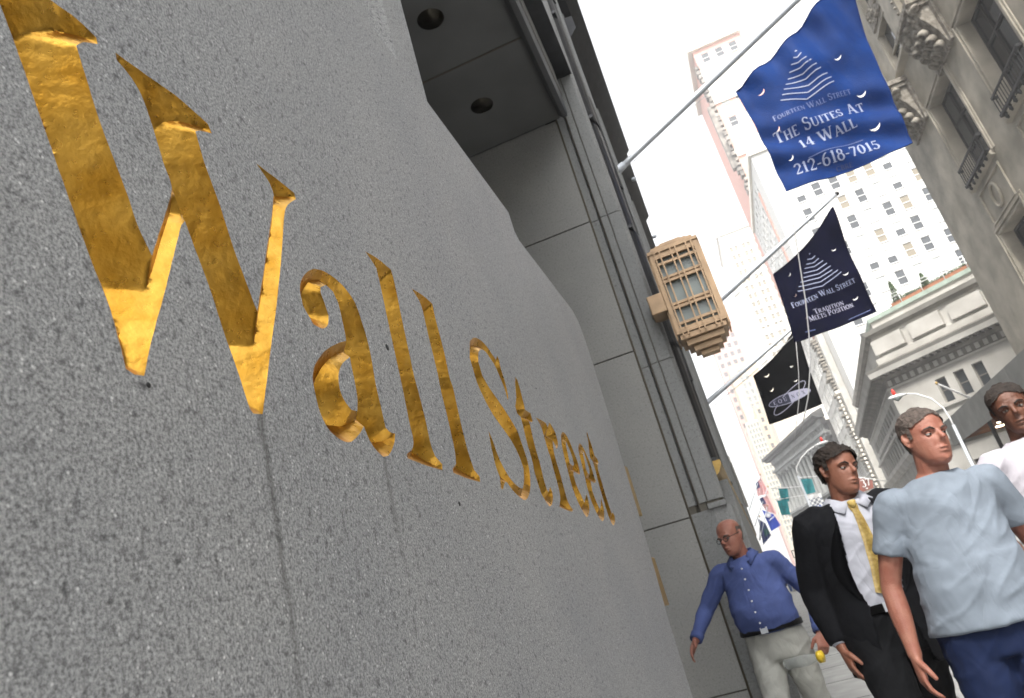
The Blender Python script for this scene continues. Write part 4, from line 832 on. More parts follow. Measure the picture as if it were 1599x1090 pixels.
        for k in range(16):
            z = 20.55+.9*rr.random(); y = yc+(rr.random()-.5)*2.3; x = 13.35+.5*(21.4-z)*.5-.1
            bm = B(); bmesh.ops.create_icosphere(bm, subdivisions=2, radius=.26)
            bm.transform(Matrix.Translation((x, y, z)) @ Matrix.Rotation(rr.random()*3, 4, 'X') @ Matrix.Diagonal((.8, .55, 1.15, 1)))
            for v in bm.verts: v.co += v.normal*.07*noise.noise(v.co*5)
            add('leaf_scroll', bm, 'marble_dark', bracket, True)
    for z, x, h in ((22.0, 13.72, .32), (6.6, 13.7, .5), (33.6, 13.2, .8)):
        bm = B(); prism(bm, [(14.3, z-.1), (14.0, z-.1), (x+.12, z), (x, z+.08), (x, z+h*.7), (x+.08, z+h), (14.3, z+h)], 'y', 7.7, 40.75); add('string_course', bm, 'marble')
    for i in range(nb):
        yc = 40.6-(5.85*i+.6)
        if yc < -30: continue
        bm = B(); box(bm, 14.02, 14.3, yc-.75, yc+.75, 22.4, 33.5)
        pil = add('upper_pilaster', bm, 'marble')
        bm = B()
        for k in range(30): lathe(bm, [(.06, -.06), (.085, 0), (.06, .06)], (14.0, yc-.55, 22.7+k*.35), 6)
        b2 = add('beaded_moulding', bm, 'marble_dark', pil)
    for ci, ri, p, w, h in op2:
        if p.y < -30: continue
        x0 = 14.6; y0, y1, z0, z1 = p.y-w/2, p.y+w/2, p.z-h/2, p.z+h/2
        bm = B(); box(bm, x0, x0+.02, y0, y1, z0, z1); pn = add('window', bm, 'glass')
        bm = B()
        for k in (0, .5, 1): box(bm, x0-.3, x0-.004, max(y0, y0+w*k-.13), min(y1, y0+w*k+.13), z0, z1)
        box(bm, x0-.12, x0-.006, y0, y1, (z0+z1)/2-.06, (z0+z1)/2+.06); add('window_mullion', bm, 'marble', pn)
        bm = B(); box(bm, 14.17, 14.27, y0+.1, y1-.1, z0-1.2, z0-.15)
        for k in range(24): bmesh.ops.create_icosphere(bm, subdivisions=1, radius=.09+.05*random.random(), matrix=Matrix.Translation((14.17, y0+.3+random.random()*(w-.6), z0-1.1+random.random()*.85)))
        add('carved_panel', bm, 'marble_dark')
build_marble()

# ---------------------------------------------------------------- towers (front faces the camera, side faces the street)
def tower(name, label, cat, X, Y, W, D, H, wall, front, side, wmesh, smesh=None, depth=.15, limit=100, lim2=100, group=None, rz=0, roof=None, zbase=0, skipf=None):
    root = thing(name, label, cat, (X, Y, 0), rz, group); bm = B()
    of, uf, nf = wallgrid(bm, (0, 0, zbase), (1, 0, 0), W, H-zbase, front[0], front[1], depth, skipf)
    os_, us, ns = wallgrid(bm, (0, D, zbase), (0, -1, 0), D, H-zbase, side[0], side[1], depth)
    for q in (((0, 0, H), (W, 0, H), (W, D, H), (0, D, H)), ((W, 0, zbase), (W, D, zbase), (W, D, H), (W, 0, H)), ((0, D, zbase), (W, D, zbase), (W, D, H), (0, D, H))): bm.faces.new([bm.verts.new(p) for p in q])
    o = obj('wall', bm, M[wall], root)
    put_windows(of, uf, nf, root, wmesh, limit); put_windows(os_, us, ns, root, smesh or wmesh, lim2)
    return root
def radd(root, name, bm, m, par=None): return obj(name, fixn(bm), M[m] if isinstance(m, str) else m, par or root)

tower('added_stone_block', 'low stone block added unseen behind the camera for the gilding to reflect', 'building', 14, -34, 14, 40.5, 14.5, 'lime', ([(1+3*i, 2.6+3*i) for i in range(4)], [(1, 4), (5.5, 8), (9.5, 12)]), ([(1+3*i, 2.6+3*i) for i in range(13)], [(1, 4), (5.5, 8), (9.5, 12)]), window_mesh('stone_window', 1.6, 2.5, 'glass', sill=False))  # added out of view to darken reflections in the gilded letters
# C: white tower of many sash windows
wc = [window_mesh('sash_window', 1.16, 1.95, g, kind=k, fr=.055) for g, k in (('glass', 'sash'), ('glass', 'sash'), ('glass', 'blind'), ('glass_pale', 'sash'), ('glass', 'sash'), ('glass_tan', 'sash'), ('glass', 'blind'), ('glass', 'sash'))]
ccols = [(x-16.5-.58, x-16.5+.58) for x in (20.3, 22.58, 24.86, 27.12, 29.4, 31.6, 34.4, 37.0)]
crow = [(z-.86, z+.86) for z in [10+3.09*i for i in range(14)]]
crow = [((35.17-1.3)*1.25+1.3-3.09*i-.975, (35.17-1.3)*1.25+1.3-3.09*i+.975) for i in range(-3, 11)]; crow.sort()
scols = [(1.5+2.6*i, 2.66+2.6*i) for i in range(8)]
rC = tower('white_tower', 'white brick tower dotted with rows of dark sash windows', 'tower', 16.5, 100, 26, 26, 55.0, 'white_brick', (ccols, crow), (scols, crow), wc)
bm = B(); box(bm, -.35, 26.3, -.35, 26, 55.0, 55.5); box(bm, -.15, 26.1, -.15, 26, 55.5, 56.4); radd(rC, 'parapet', bm, 'cream')
bm = B(); box(bm, -.12, -.003, 5.2, 6.4, 20, 52); radd(rC, 'brick_strip', bm, 'pink_brick')

# P: pink brick tower with bristling edge, behind the white one
wp = [window_mesh('pink_tower_window', 1.5, 2.1, g, kind='sash', sill=True) for g in ('glass', 'glass_pale')]
rP = tower('pink_brick_tower', 'tall pink brick tower with white bands, its ornate corner against the sky', 'tower', 19.4, 130, 9.2, 22, 97, 'pink_brick', ([(1.2+2.7*i, 2.7+2.7*i) for i in range(3)], [(12+5.1*i, 14.1+5.1*i) for i in range(17)]), ([], []), wp)
bm = B()
box(bm, -.9, 9.5, -.6, 22, 97, 98.4); radd(rP, 'roof_cornice', bm, 'cream')
for za, zb, y in [(30+14*k, 31.6+14*k, -.35) for k in range(6)]+[(84, 92, -.3)]:
    bm = B(); box(bm, -.02, 9.25, y, -.004, za, zb); radd(rP, 'white_band', bm, 'cream')
bm = B(); rr = random.Random(5)
for k in range(64):
    z = 22+k*1.12; box(bm, -.45-.55*rr.random(), -.004, -.4-.3*rr.random(), 1.2, z, z+.35+.6*rr.random())
box(bm, -1.5, -.5, -.3, 1.0, 70, 84)
radd(rP, 'ornate_corner', bm, mat('weathered corner stone', (.30, .27, .24), .8, noise_amt=.7, noise_scale=.8))
rP2 = tower('white_setback_tower', 'blown pale upper tower rising behind the pink brick tower', 'tower', 28.8, 131, 30, 20, 128, 'white_brick', ([(1.5+3.4*i, 3.4+3.4*i) for i in range(7)], [(60+7.5*i, 60.8+7.5*i) for i in range(8)]), ([], []), window_mesh('slot_window', 1.9, .8, 'glass_pale', sill=False))

# D: very tall cream tower with paired windows
wd = window_mesh('paired_tower_window', 1.35, 1.9, 'glass_tan', 'tan_pale', sill=True, depth=.25, fr=.1); wd2 = window_mesh('dark_tower_window', 1.4, 1.9, 'glass', 'tan_pale', sill=False, depth=.25, fr=.1)
dc = []
for i in range(6): dc += [(2.2+4.55*i, 3.55+4.55*i), (3.95+4.55*i, 5.3+4.55*i)]
rD = tower('cream_tower', 'very tall cream tower with small paired windows, bleached by the light', 'tower', 22.6, 270, 40, 30, 120, 'cream', (dc, [(54+3.25*i, 55.9+3.25*i) for i in range(19)]), ([(1.5+3*i, 2.9+3*i) for i in range(9)], [(40+3.25*i, 41.9+3.25*i) for i in range(23)]), wd, wd2, .25)
bm = B()
for i in range(9): box(bm, .5+4.5*i, .9+4.5*i, -.25, -.003, 114, 118.5)
box(bm, -.6, 40.4, -.6, 30, 120, 121); box(bm, -.3, -.003, 0, 30, 52, 53); box(bm, 2, 38, -.2, -.004, 80, 80.8)
for k in range(12): lathe(bm, [(.4, 121), (.5, 122), (.1, 123.2)], (1+3.3*k, -.1, 0), 8)
radd(rD, 'crown', bm, 'cream')
bm = B(); box(bm, -5.8, -.004, 3, 24, 0, 66); bx = radd(rD, 'lower_wing', bm, 'tan_pale')

# Q, F2, F: towers at the end of the street
wq = window_mesh('salmon_window', 1.9, 2.3, 'glass', 'pink_brick', sill=False, depth=.3)
tower('salmon_tower', 'salmon pink brick tower far off, behind the bronze lantern', 'tower', 9.0, 370, 13, 30, 128, 'pink_brick', ([(.8+3.2*i, 2.7+3.2*i) for i in range(4)], [(50+4.4*i, 52.3+4.4*i) for i in range(17)]), ([(2+5*i, 4+5*i) for i in range(5)], [(50+4.4*i, 52.3+4.4*i) for i in range(17)]), wq, depth=.3)
wf = window_mesh('ribbon_window', 1.7, 2.5, 'grid_glass', 'tan_pale', sill=False, depth=.2, fr=.18)
rF2 = tower('ribbed_tower', 'tan tower with a long grey glazed strip, far down the street', 'tower', 11.0, 330, 12, 30, 88, 'tan_brick', ([(3.4+2.2*i, 5.1+2.2*i) for i in range(2)], [(8+3.1*i, 10.5+3.1*i) for i in range(25)]), ([(2+4*i, 4+4*i) for i in range(6)], [(20+3.1*i, 22.5+3.1*i) for i in range(20)]), wf, depth=.2)
rF = tower('gridded_tower', 'buff tower with a close grid of grey windows, standing behind the stars and stripes', 'tower', 8.9, 300, 4.9, 40, 57, 'tan_pale', ([(.35+1.15*i, 1.3+1.15*i) for i in range(4)], [(3+2.05*i, 4.7+2.05*i) for i in range(26)]), ([(1+4*i, 3+4*i) for i in range(9)], [(3+2.9*i, 4.9+2.9*i) for i in range(18)]), window_mesh('grid_window', .95, 1.7, 'grid_glass', 'tan_pale', sill=False, depth=.2, fr=.1, kind='n'), window_mesh('side_window', 2, 1.9, 'tan_brick', 'tan_pale', sill=False, depth=.2, kind='n'), .2)
rF3 = tower('buff_annex', 'buff slab tower with one column of dark windows beside the grey columned bank', 'tower', 13.85, 298.5, 3.6, 30, 62, 'tan_brick', ([(.9, 2.1)], [(4+3.4*i, 5.8+3.4*i) for i in range(17)]), ([], []), window_mesh('annex_window', 1.2, 1.8, 'glass', 'tan_pale', sill=False, depth=.2), depth=.2)
rF4 = tower('pale_end_block', 'pale block with tan window pairs behind the grey cornice', 'tower', 17.6, 296, 30, 30, 66, 'tan_pale', ([(1.5+3.4*i, 4.0+3.4*i) for i in range(7)], [(30+4.2*i, 33+4.2*i) for i in range(8)]), ([], []), window_mesh('block_window', 2.5, 3.0, 'glass_tan', 'tan_pale', sill=False, depth=.2))
tower('distant_white_block', 'low white block closing the far end of the street', 'building', -6, 460, 18, 20, 24, 'white_brick', ([(1+2.4*i, 2.4+2.4*i) for i in range(7)], [(3+3.6*i, 5+3.6*i) for i in range(6)]), ([], []), window_mesh('far_window', 1.4, 2.0, 'glass_pale', sill=False, depth=.2), depth=.2)

# H: richly carved street front between the columned bank and the white tower
wh = [window_mesh('tall_window', 1.15, 2.5, g, kind='sash') for g in ('glass', 'glass_pale', 'glass')]
rH = tower('carved_office_front', 'grey office front with triple windows and a carved terracotta bay', 'building', 15.6, 104, .85, 20.5, 38, 'lime', ([], []), ([(1.2+1.45*i+1.3*(i//3), 2.35+1.45*i+1.3*(i//3)) for i in range(9)], [(3.0+3.75*i, 5.5+3.75*i) for i in range(9)]), wh)
bm = B(); rr = random.Random(9)
for k in range(54):
    z = 4+k*.46; s = .25+.3*rr.random(); box(bm, -.35-.45*rr.random(), -.003, 1.0+rr.random()*.3, 2.6+rr.random()*.8, z, z+s*.7)
radd(rH, 'carved_bay', bm, 'marble_dark')
bm = B()
for k in range(30): box(bm, -.55, -.3, .2+.0, .45, 4+k*.55, 4.3+k*.55)
box(bm, -.6, -.003, .1, .5, 20.6, 21.0); box(bm, -.5, -.003, 3.6, 20.4, 12.9, 13.2); radd(rH, 'quoins', bm, 'cream')
bm = B(); box(bm, -.06, -.003, .9, 3.3, 29, 37.8); radd(rH, 'brick_panel', bm, mat('brown brick', (.26, .12, .085), .85, noise_amt=.4, noise_scale=2))

# G: grey bank with two tiers of columns, along the bend of the street
def build_columned():
    Pa = Vector((15.2, 132.5, 0)); Pb = Vector((6.9, 165.8, 0)); L = (Pb-Pa).length
    rz = math.atan2((Pa-Pb).y, (Pa-Pb).x)        # local +x runs from far end to near end, -y faces the street
    root = thing('columned_bank', 'grey soot stained bank with two tiers of columns under a heavy dark cornice', 'building', tuple(Pb), rz)
    def add(n, bm, m, par=None): return radd(root, n, bm, m, par)
    bm = B(); box(bm, 0, L, .9, 26, 0, 22.4); add('rear_wall', bm, 'grey_dark')
    bm = B(); box(bm, 0, L, 0, .89, 19.9, 20.7); box(bm, -.3, L+.3, -.35, .5, 20.4, 20.85); box(bm, 0, L, 0, .89, 11.2, 12.0); box(bm, -.35, L+.35, -.5, .5, 11.7, 12.1); box(bm, 0, L, 0, .89, 22.0, 22.9); add('entablature', bm, 'grey_stone')
    bm = B(); prism(bm, [(.6, 22.9), (-.4, 22.9), (-1.0, 23.3), (-1.3, 23.45), (-1.3, 23.9), (.6, 24.4)], 'x', -1.2, L+1.1)
    for k in range(46): box(bm, .2+k*.74, .5+k*.74, -.9, -.1, 22.92, 23.2)
    add('cornice', bm, 'grey_dark')
    n = 14; p = L/n
    for tier, (z0, z1, r) in enumerate(((12.1, 19.9, .46), (20.85, 22.0, .24))):
        m = n if tier == 0 else n*2
        for k in range(m):
            x = (k+.5)*L/m; bm = B()
            lathe(bm, [(r*1.25, z0), (r*1.25, z0+.15), (r, z0+.3), (r*.84, z1-1.0 if tier == 0 else z1-.2), (r*1.3, z1-.12), (r*1.3, z1)], (x, .35, 0), 12); add('column', bm, 'grey_stone')
            if tier == 0:
                bm = B(); rr = random.Random(k)
                for q in range(10): a = q*.63; bmesh.ops.create_icosphere(bm, subdivisions=1, radius=.2, matrix=Matrix.Translation((x+.46*math.cos(a), .35+.46*math.sin(a), z1-.75+.4*(q % 2))))
                add('leafy_capital', bm, 'grey_dark')
    for k in range(n):
        x = k*L/n
        if k: 
            bm = B(); box(bm, x-.45, x+.45, .84, .895, 13, 18.6); add('window', bm, 'glass')
    bm = B(); box(bm, 0, L, 0, .89, 0, 1.4); 
    for k in range(n+1): box(bm, max(0, k*p-.5), min(L, k*p+.5), 0, .89, 1.4, 11.2)
    add('ground_storey', bm, 'grey_stone')
build_columned()

# B: corner building with attic, copper coping and heavy cornice
def build_corner():
    A0 = Vector((12.5, 62, 0)); root = thing('corner_building', 'pale limestone corner building with heavy cornice, attic storey and three dark windows', 'building', tuple(A0))
    f = Vector((math.sin(R(126)), math.cos(R(126)), 0)); s = Vector((math.sin(R(3.7)), math.cos(R(3.7)), 0)); Lf, Ls_ = 15.0, 29.5
    nf = Vector((f.y, -f.x, 0)); ns = Vector((-s.y, s.x, 0))
    def corner_band(name, z0, z1, out, m, par=None, out2=None, back=3):
        """a band following both faces with outward projection out (bottom) / out2 (top)"""
        out2 = out if out2 is None else out2; bm = B()
        def ring(o_, z):
            # mitred outer corner
            M_ = Matrix(((nf.x, nf.y), (ns.x, ns.y))); c = M_.inverted() @ Vector((o_, o_)); c = Vector((c.x, c.y, 0))
            i = M_.inverted() @ Vector((-back, -back)); i = Vector((i.x, i.y, 0))
            return [c+Vector((0, 0, z)), f*Lf+nf*o_+Vector((0, 0, z)), f*Lf-nf*back+Vector((0, 0, z)), i+Vector((0, 0, z)), s*Ls_-ns*back+Vector((0, 0, z)), s*Ls_+ns*o_+Vector((0, 0, z))]
        a = [bm.verts.new(p) for p in ring(out, z0)]; b = [bm.verts.new(p) for p in ring(out2, z1)]; n = 6
        bm.faces.new(a[::-1]); bm.faces.new(b)
        for i in range(n): bm.faces.new((a[i], a[(i+1) % n], b[(i+1) % n], b[i]))
        return radd(root, name, bm, m, par)
    # walls with window openings
    bm = B(); rot = lambda v: v
    cw = [(3.35, 4.07), (4.67, 5.40), (5.99, 6.72), (9.6, 10.3), (10.9, 11.6), (12.2, 12.9)]; rw = [(.6, 5.2), (9.42, 11.21)]
    of, uf, _ = wallgrid(bm, (0, 0, 0), f, Lf, 11.8, cw, rw, .35)
    swc = [(2.2+2.1*i, 3.5+2.1*i) for i in range(12)]; swr = [(.6, 5.2), (7.75, 9.9), (10.3, 11.2)]
    os_, us, _ = wallgrid(bm, s*Ls_, -s, Ls_, 11.8, [(Ls_-b, Ls_-a) for a, b in swc][::-1], swr, .35)
    for e in (s*Ls_, f*Lf): pass
    radd(root, 'wall', bm, 'lime')
    bmx = B(); i = [(-.6, .6)]
    core = [f*.5-nf*.4+s*.5, f*Lf-nf*.4, f*Lf+Vector((2, 20, 0)), s*Ls_-ns*6, s*Ls_-ns*.4]
    a = [bmx.verts.new(p) for p in core]; b = [bmx.verts.new(p+Vector((0, 0, 15))) for p in core]; bmx.faces.new(a); bmx.faces.new(b)
    for k in range(5): bmx.faces.new((a[k], a[(k+1) % 5], b[(k+1) % 5], b[k]))
    radd(root, 'core', bmx, 'lime_dark')
    wm = {}
    for opens, u in ((of, uf), (os_, us)):
        for ci, ri, p, w, h in opens:
            k = (round(w, 2), round(h, 2))
            if k not in wm: wm[k] = window_mesh('corner_window', w, h, 'glass', 'lime_dark', fr=.05, sill=False, depth=.33)
            o = bpy.data.objects.new('window', wm[k]); link(o, root); o.location = p; o.rotation_euler = (0, 0, math.atan2(u.y, u.x))
    corner_band('sill_course', 9.15, 9.38, .18, 'lime'); corner_band('lower_ledge', 6.6, 7.0, .25, 'lime', out2=.45); corner_band('lower_ledge', 7.0, 7.25, .5, 'lime')
    corner_band('architrave', 11.80, 11.95, .12, 'lime'); corner_band('frieze', 11.95, 12.55, .04, 'lime_dark')
    corner_band('bed_mould', 12.55, 12.75, .15, 'lime_dark', out2=.45); corner_band('cornice', 12.92, 13.30, .95, 'lime', out2=1.0); corner_band('cornice', 13.30, 13.52, 1.0, 'lime', out2=1.12)
    bm = B()
    for k in range(28): q = f*(.3+.52*k); 
    def blocks(u, nn, L, z0, z1, w, pitch, out, m, name):
        bm = B(); k = 0
        while .2+k*pitch+w < L:
            a = u*(.2+k*pitch); c = [a+nn*.02, a+u*w+nn*.02, a+u*w+nn*out, a+nn*out]
            lo = [bm.verts.new(p+Vector((0, 0, z0))) for p in c]; hi = [bm.verts.new(p+Vector((0, 0, z1))) for p in c]
            bm.faces.new(lo); bm.faces.new(hi[::-1])
            for j in range(4): bm.faces.new((lo[j], lo[(j+1) % 4], hi[(j+1) % 4], hi[j]))
            k += 1
        return radd(root, name, bm, m)
    blocks(f, nf, Lf, 12.755, 12.915, .26, .52, .85, 'lime_dark', 'modillions'); blocks(s, ns, Ls_, 12.755, 12.915, .26, .52, .85, 'lime_dark', 'modillions')
    blocks(f, nf, Lf, 12.05, 12.45, .3, .6, .13, 'lime', 'frieze_tablets')
    corner_band('blocking_course', 13.53, 13.82, .1, 'lime_dark'); corner_band('attic_ledge', 13.84, 14.32, -.1, 'lime', out2=-.05)
    corner_band('attic_wall', 14.32, 16.02, -.4, 'lime'); corner_band('attic_cornice', 16.02, 16.25, -.25, 'lime_dark', out2=-.1); corner_band('attic_cornice', 16.26, 16.54, -.02, 'lime', out2=.12)
    blocks(f, nf*-1, Lf, 14.6, 15.7, 2.4, 3.0, .38, 'lime', 'attic_panel')
    corner_band('parapet', 16.55, 17.3, -.9, 'lime'); corner_band('copper_coping', 17.3, 17.62, -.75, 'verdigris')
    bm = B()
    for a in (2.4, 9.5):
        c = [f*a-nf*1.2, f*(a+6.8)-nf*1.2, f*(a+6.8)-nf*1.7, f*a-nf*1.7]; lo = [bm.verts.new(p+Vector((0, 0, 17.63))) for p in c]; hi = [bm.verts.new(p+Vector((0, 0, 18.0))) for p in c]
        bm.faces.new(lo); bm.faces.new(hi)
        for j in range(4): bm.faces.new((lo[j], lo[(j+1) % 4], hi[(j+1) % 4], hi[j]))
    pl_ = radd(root, 'planter', bm, 'terracotta')
    bm = B(); tube(bm, [f*1.4-nf*1.0+Vector((0, 0, 18.35)), f*Lf-nf*1.0+Vector((0, 0, 18.35))], .035, 6); tube(bm, [f*1.4-nf*1.0+Vector((0, 0, 18.6)), f*Lf-nf*1.0+Vector((0, 0, 18.6))], .035, 6)
    for k in range(8): tube(bm, [f*(1.6+k*1.7)-nf*1.0+Vector((0, 0, 17.6)), f*(1.6+k*1.7)-nf*1.0+Vector((0, 0, 18.6))], .03, 5)
    radd(root, 'railing', bm, 'white')
    # the eastern part is angled: roof shrubs are things of their own
    for k, (a, h, r, lb) in enumerate(((2.9, 1.7, .42, 'dark conical shrub at the left end of the roof terrace planter'), (5.2, 1.1, .38, 'small bushy shrub in the middle of the roof terrace planter'), (8.9, 1.1, .6, 'spreading shrub at the right end of the roof terrace planter'))):
        base = A0+f*a-nf*1.45+Vector((0, 0, 18.0)); rr = random.Random(k); bm = B()
        for q in range(420):
            t = rr.random(); ang = rr.random()*6.28; rad = r*(1-t*.85)*math.sqrt(rr.random()); c = Vector((rad*math.cos(ang), rad*math.sin(ang), t*h))
            d1 = Vector((rr.gauss(0, 1), rr.gauss(0, 1), rr.gauss(0, 1))).normalized()*.09; d2 = d1.orthogonal().normalized()*.06
            bm.faces.new([bm.verts.new(c+p) for p in (-d1, d2, d1, -d2)])
        t = thing('roof_shrub', lb, 'shrub', tuple(base), 0, 'shrubs on the roof terrace'); obj('foliage', bm, M['leaf'], t)
        bm = B(); tube(bm, [(0, 0, -.02), (0, 0, h*.8)], .03, 6); obj('stem', bm, M['lime_dark'], t)
    # low ground cover in the planter
    bm = B(); rr = random.Random(3)
    for q in range(1500):
        c = A0+f*(2.45+6.7*rr.random())-nf*(1.2+.5*rr.random())+Vector((0, 0, 18.0+.22*rr.random()))
        d1 = Vector((rr.gauss(0, 1), rr.gauss(0, 1), rr.gauss(0, 1))).normalized()*.06; d2 = d1.orthogonal().normalized()*.04
        bm.faces.new([bm.verts.new(c+p) for p in (-d1, d2, d1, -d2)])
    tag(obj('planter_greenery', bm, M['leaf']), 'low trailing greenery in the roof terrace planter', 'greenery', kind='stuff')
build_corner()

# old columned front beyond the bank on the left
def build_left_far():
    root = thing('cream_columned_front', 'narrow glimpse of a cream stone front with columns beyond the dark bank on the left', 'building', (-.25, 90, 0))
    bm = B(); box(bm, -14, -1.2, .6, 60, 0, 17.0); radd(root, 'rear_wall', bm, 'lime')
    bm = B(); box(bm, -14, -.55, 0, 60, 13.2, 14.2); box(bm, -14, .0, -.5, 60, 14.2, 15.0); box(bm, -14, -.6, 0, 60, 15.0, 16.8); box(bm, -14, -.35, -.2, 60, 16.8, 17.2); box(bm, -14, -.55, 0, 60, 0, 3.0); radd(root, 'entablature', bm, 'lime')
    for k in range(14):
        bm = B(); lathe(bm, [(.6, 3), (.6, 3.3), (.5, 3.6), (.42, 12.3), (.62, 12.8), (.62, 13.2)], (-1.1, .7+k*3.0, 0), 14); radd(root, 'column', bm, 'cream')
    for k in range(4):
        bm = B(); lathe(bm, [(.6, 3), (.6, 3.3), (.5, 3.6), (.42, 12.3), (.62, 12.8), (.62, 13.2)], (-3.1-k*2, .7, 0), 14); radd(root, 'column', bm, 'cream')
build_left_far()

# ================================================================ STREET THINGS
def build_canopy():
    root = thing('street_canopy', 'long grey panelled canopy over the right pavement with warm lit underside', 'canopy', (9, 37.4, 0))
    def add(n, bm, m, par=None):
        for v in bm.verts: v.co -= Vector((9, 37.4, 0))
        return obj(n, fixn(bm), M[m], par or root)
    bm = B()
    for k in range(18): y1 = 37.4-2.45*k; box(bm, 9.0, 9.06, y1-2.43, y1, 4.49, 5.56)
    add('fascia_panels', bm, 'shed_panel')
    bm = B(); box(bm, 9.062, 13.9, -6.7, 37.34, 4.92, 5.02); box(bm, 9.062, 13.9, 37.345, 37.4, 4.5, 5.5); add('deck', bm, 'shed_panel')
    bm = B(); box(bm, 9.07, 13.9, -6.7, 37.33, 4.80, 4.90)
    for k in range(30): y = 37-1.45*k; box(bm, 9.08, 13.88, y-.06, y+.06, 4.62, 4.797)
    add('timber_underside', bm, 'orange_under')
    for k in range(9):
        y = 36.9-4.6*k
        for x in (9.25, 13.4):
            bm = B(); box(bm, x-.06, x+.06, y-.06, y+.06, 0, 4.79); box(bm, x-.14, x+.14, y-.14, y+.14, .002, .03); add('post', bm, 'dark')
    for k in range(7):
        for x, dy in ((10.75, 0), (11.35, .25), (10.4, -1.6)):
            y = 36.3-3.2*k+dy
            bm = B(); tube(bm, [(x-.22, y, 4.66), (x+.22, y, 4.66)], .035, 8); f = add('lit_tube', bm, 'tube')
            bm = B(); box(bm, x-.26, x+.26, y-.06, y+.06, 4.70, 4.795); add('tube_holder', bm, 'white')
build_canopy()

def street_lamp(label, x, y, pts, head_dir, top):
    root = thing('street_lamp', label, 'street lamp', (x, y, 0), 0, 'street lamps with red beacons')
    bm = B(); tube(bm, [(0, 0, 0), (0, 0, .5), (0, 0, .55), (0, 0, top)], [.14, .13, .09, .06], 12); obj('lamp_post', bm, M['steel'], root, True)
    bm = B(); tube(bm, pts, .035, 8); obj('curved_arm', bm, M['white'], root, True)
    e = Vector(pts[-1]); d = Vector(head_dir).normalized()
    bm = B(); tube(bm, [e-d*.05, e+d*.12, e+d*.35, e+d*.6, e+d*.72], [.04, .10, .15, .12, .03], 12)
    for v in bm.verts: v.co.z = e.z+(v.co.z-e.z)*.62
    h = obj('lamp_head', bm, M['white'], root, True)
    bm = B(); tube(bm, [e+d*.2+Vector((0, 0, -.04)), e+d*.38+Vector((0, 0, -.10)), e+d*.56+Vector((0, 0, -.05))], [.05, .12, .04], 10); obj('lamp_lens', bm, M['lamp_glass'], h, True)
    bm = B(); lathe(bm, [(.07, .06), (.075, .2), (.05, .3), (.02, .34)], e+d*.42, 10); obj('red_beacon', bm, M['red'], root, True)
    return root
street_lamp('street lamp with curved arm and red beacon in front of the corner building', 8.5, 34, [(0, 0, 4.6), (0, 0, 5.3), (-.06, 0, 5.75), (-.32, 0, 6.25), (-.75, 0, 6.6), (-1.1, 0, 6.72)], (-1, 0, .06), 5.0)
lamp2 = street_lamp('street lamp with curved arm and red beacon in front of the columned bank', 2.97, 45, [(0, 0, 5.9), (.03, 0, 6.3), (.13, 0, 6.5), (.5, 0, 6.86), (.98, 0, 7.14), (1.45, 0, 7.28)], (1, 0, .08), 6.0)
bm = B(); tube(bm, [(-1.6, 0, 5.76), (.02, 0, 5.40)], .02, 6); tube(bm, [(-1.6, 0, 5.12), (.05, 0, 4.92)], .02, 6); tube(bm, [(.02, 0, 5.9), (1.1, 0, 5.65)], .02, 6); obj('banner_arms', bm, M['white'], lamp2)
teal = mat('teal banner cloth', (.03, .27, .30), .7, noise_amt=.25, noise_scale=3); dkteal = mat('dark teal print', (.015, .14, .17), .7)
def hang(name, label, cat, Y, P, m, group, wave=.06, extra=None, nx=10, nz=14, cell=None):
    """cloth given by four (x, z) corners TL, TR, BR, BL"""
    P = [Vector(p) for p in P]; o0 = Vector((P[0].x, Y, P[0].y)); vs = []; fs = []; mi = []
    for j in range(nz+1):
        for i in range(nx+1):
            s, t = i/nx, j/nz; p = P[0]*(1-s)*(1-t)+P[1]*s*(1-t)+P[2]*s*t+P[3]*(1-s)*t
            L = (P[1]-P[0]).length
            vs.append(Vector((p.x, Y+wave*L*math.sin(s*9+t*3), p.y))-o0)
    for j in range(nz):
        for i in range(nx):
            a = j*(nx+1)+i; fs.append((a, a+1, a+nx+2, a+nx+1)); mi.append(cell((i+.5)/nx, (j+.5)/nz) if cell else 0)
    root = thing(name, label, cat, tuple(o0), 0, group)
    o = obj('cloth', (vs, fs), m, root, True)
    for p, k in zip(o.data.polygons, mi): p.material_index = k
    return root
TB = 'teal banners on the lamp post'
def swirl(root, w, h, sx, sz):
    for k, (a, b, r) in enumerate(((.35, .4, .13), (.6, .7, .15))):
        bm = B(); tube(bm, [(w*a+sx*b+w*r*1.3*math.cos(t), -.09, -h*b+h*r*math.sin(t)) for t in np.linspace(0, 5, 14)], .012, 5); obj('printed_swirl', bm, dkteal, root)
r = hang('street_banner', 'teal banner nearest the lamp post, hung on its right side', 'banner', 45.05, [(3.03, 5.81), (3.6, 5.66), (3.52, 4.91), (2.95, 4.93)], teal, TB); swirl(r, .55, .8, -.1, 0)
r = hang('street_banner', 'upper teal banner left of the lamp post', 'banner', 45.05, [(1.74, 5.66), (2.22, 5.52), (2.05, 4.83), (1.66, 4.96)], teal, TB); swirl(r, .45, .7, -.15, 0)
r = hang('street_banner', 'lower teal banner left of the lamp post', 'banner', 45.0, [(1.45, 5.06), (1.98, 4.95), (1.86, 4.17), (1.40, 4.25)], teal, TB); swirl(r, .45, .7, -.1, 0)
r = hang('street_banner', 'white banner chequered in grey and blue, below the teal one on the lamp post', 'banner', 45.0, [(3.01, 4.87), (3.74, 4.80), (3.70, 3.94), (2.92, 3.95)],
     [M['white'], mat('grey print', (.2, .22, .27), .7), mat('blue print', (.05, .12, .4), .7)], TB, cell=lambda s, t: 0 if t < .2 else ((1 if (int(s*6)+int(t*7)) % 2 else 0) if t < .68 else (2 if (int(s*8)+int(t*9)) % 2 else 0)), nx=24, nz=28)
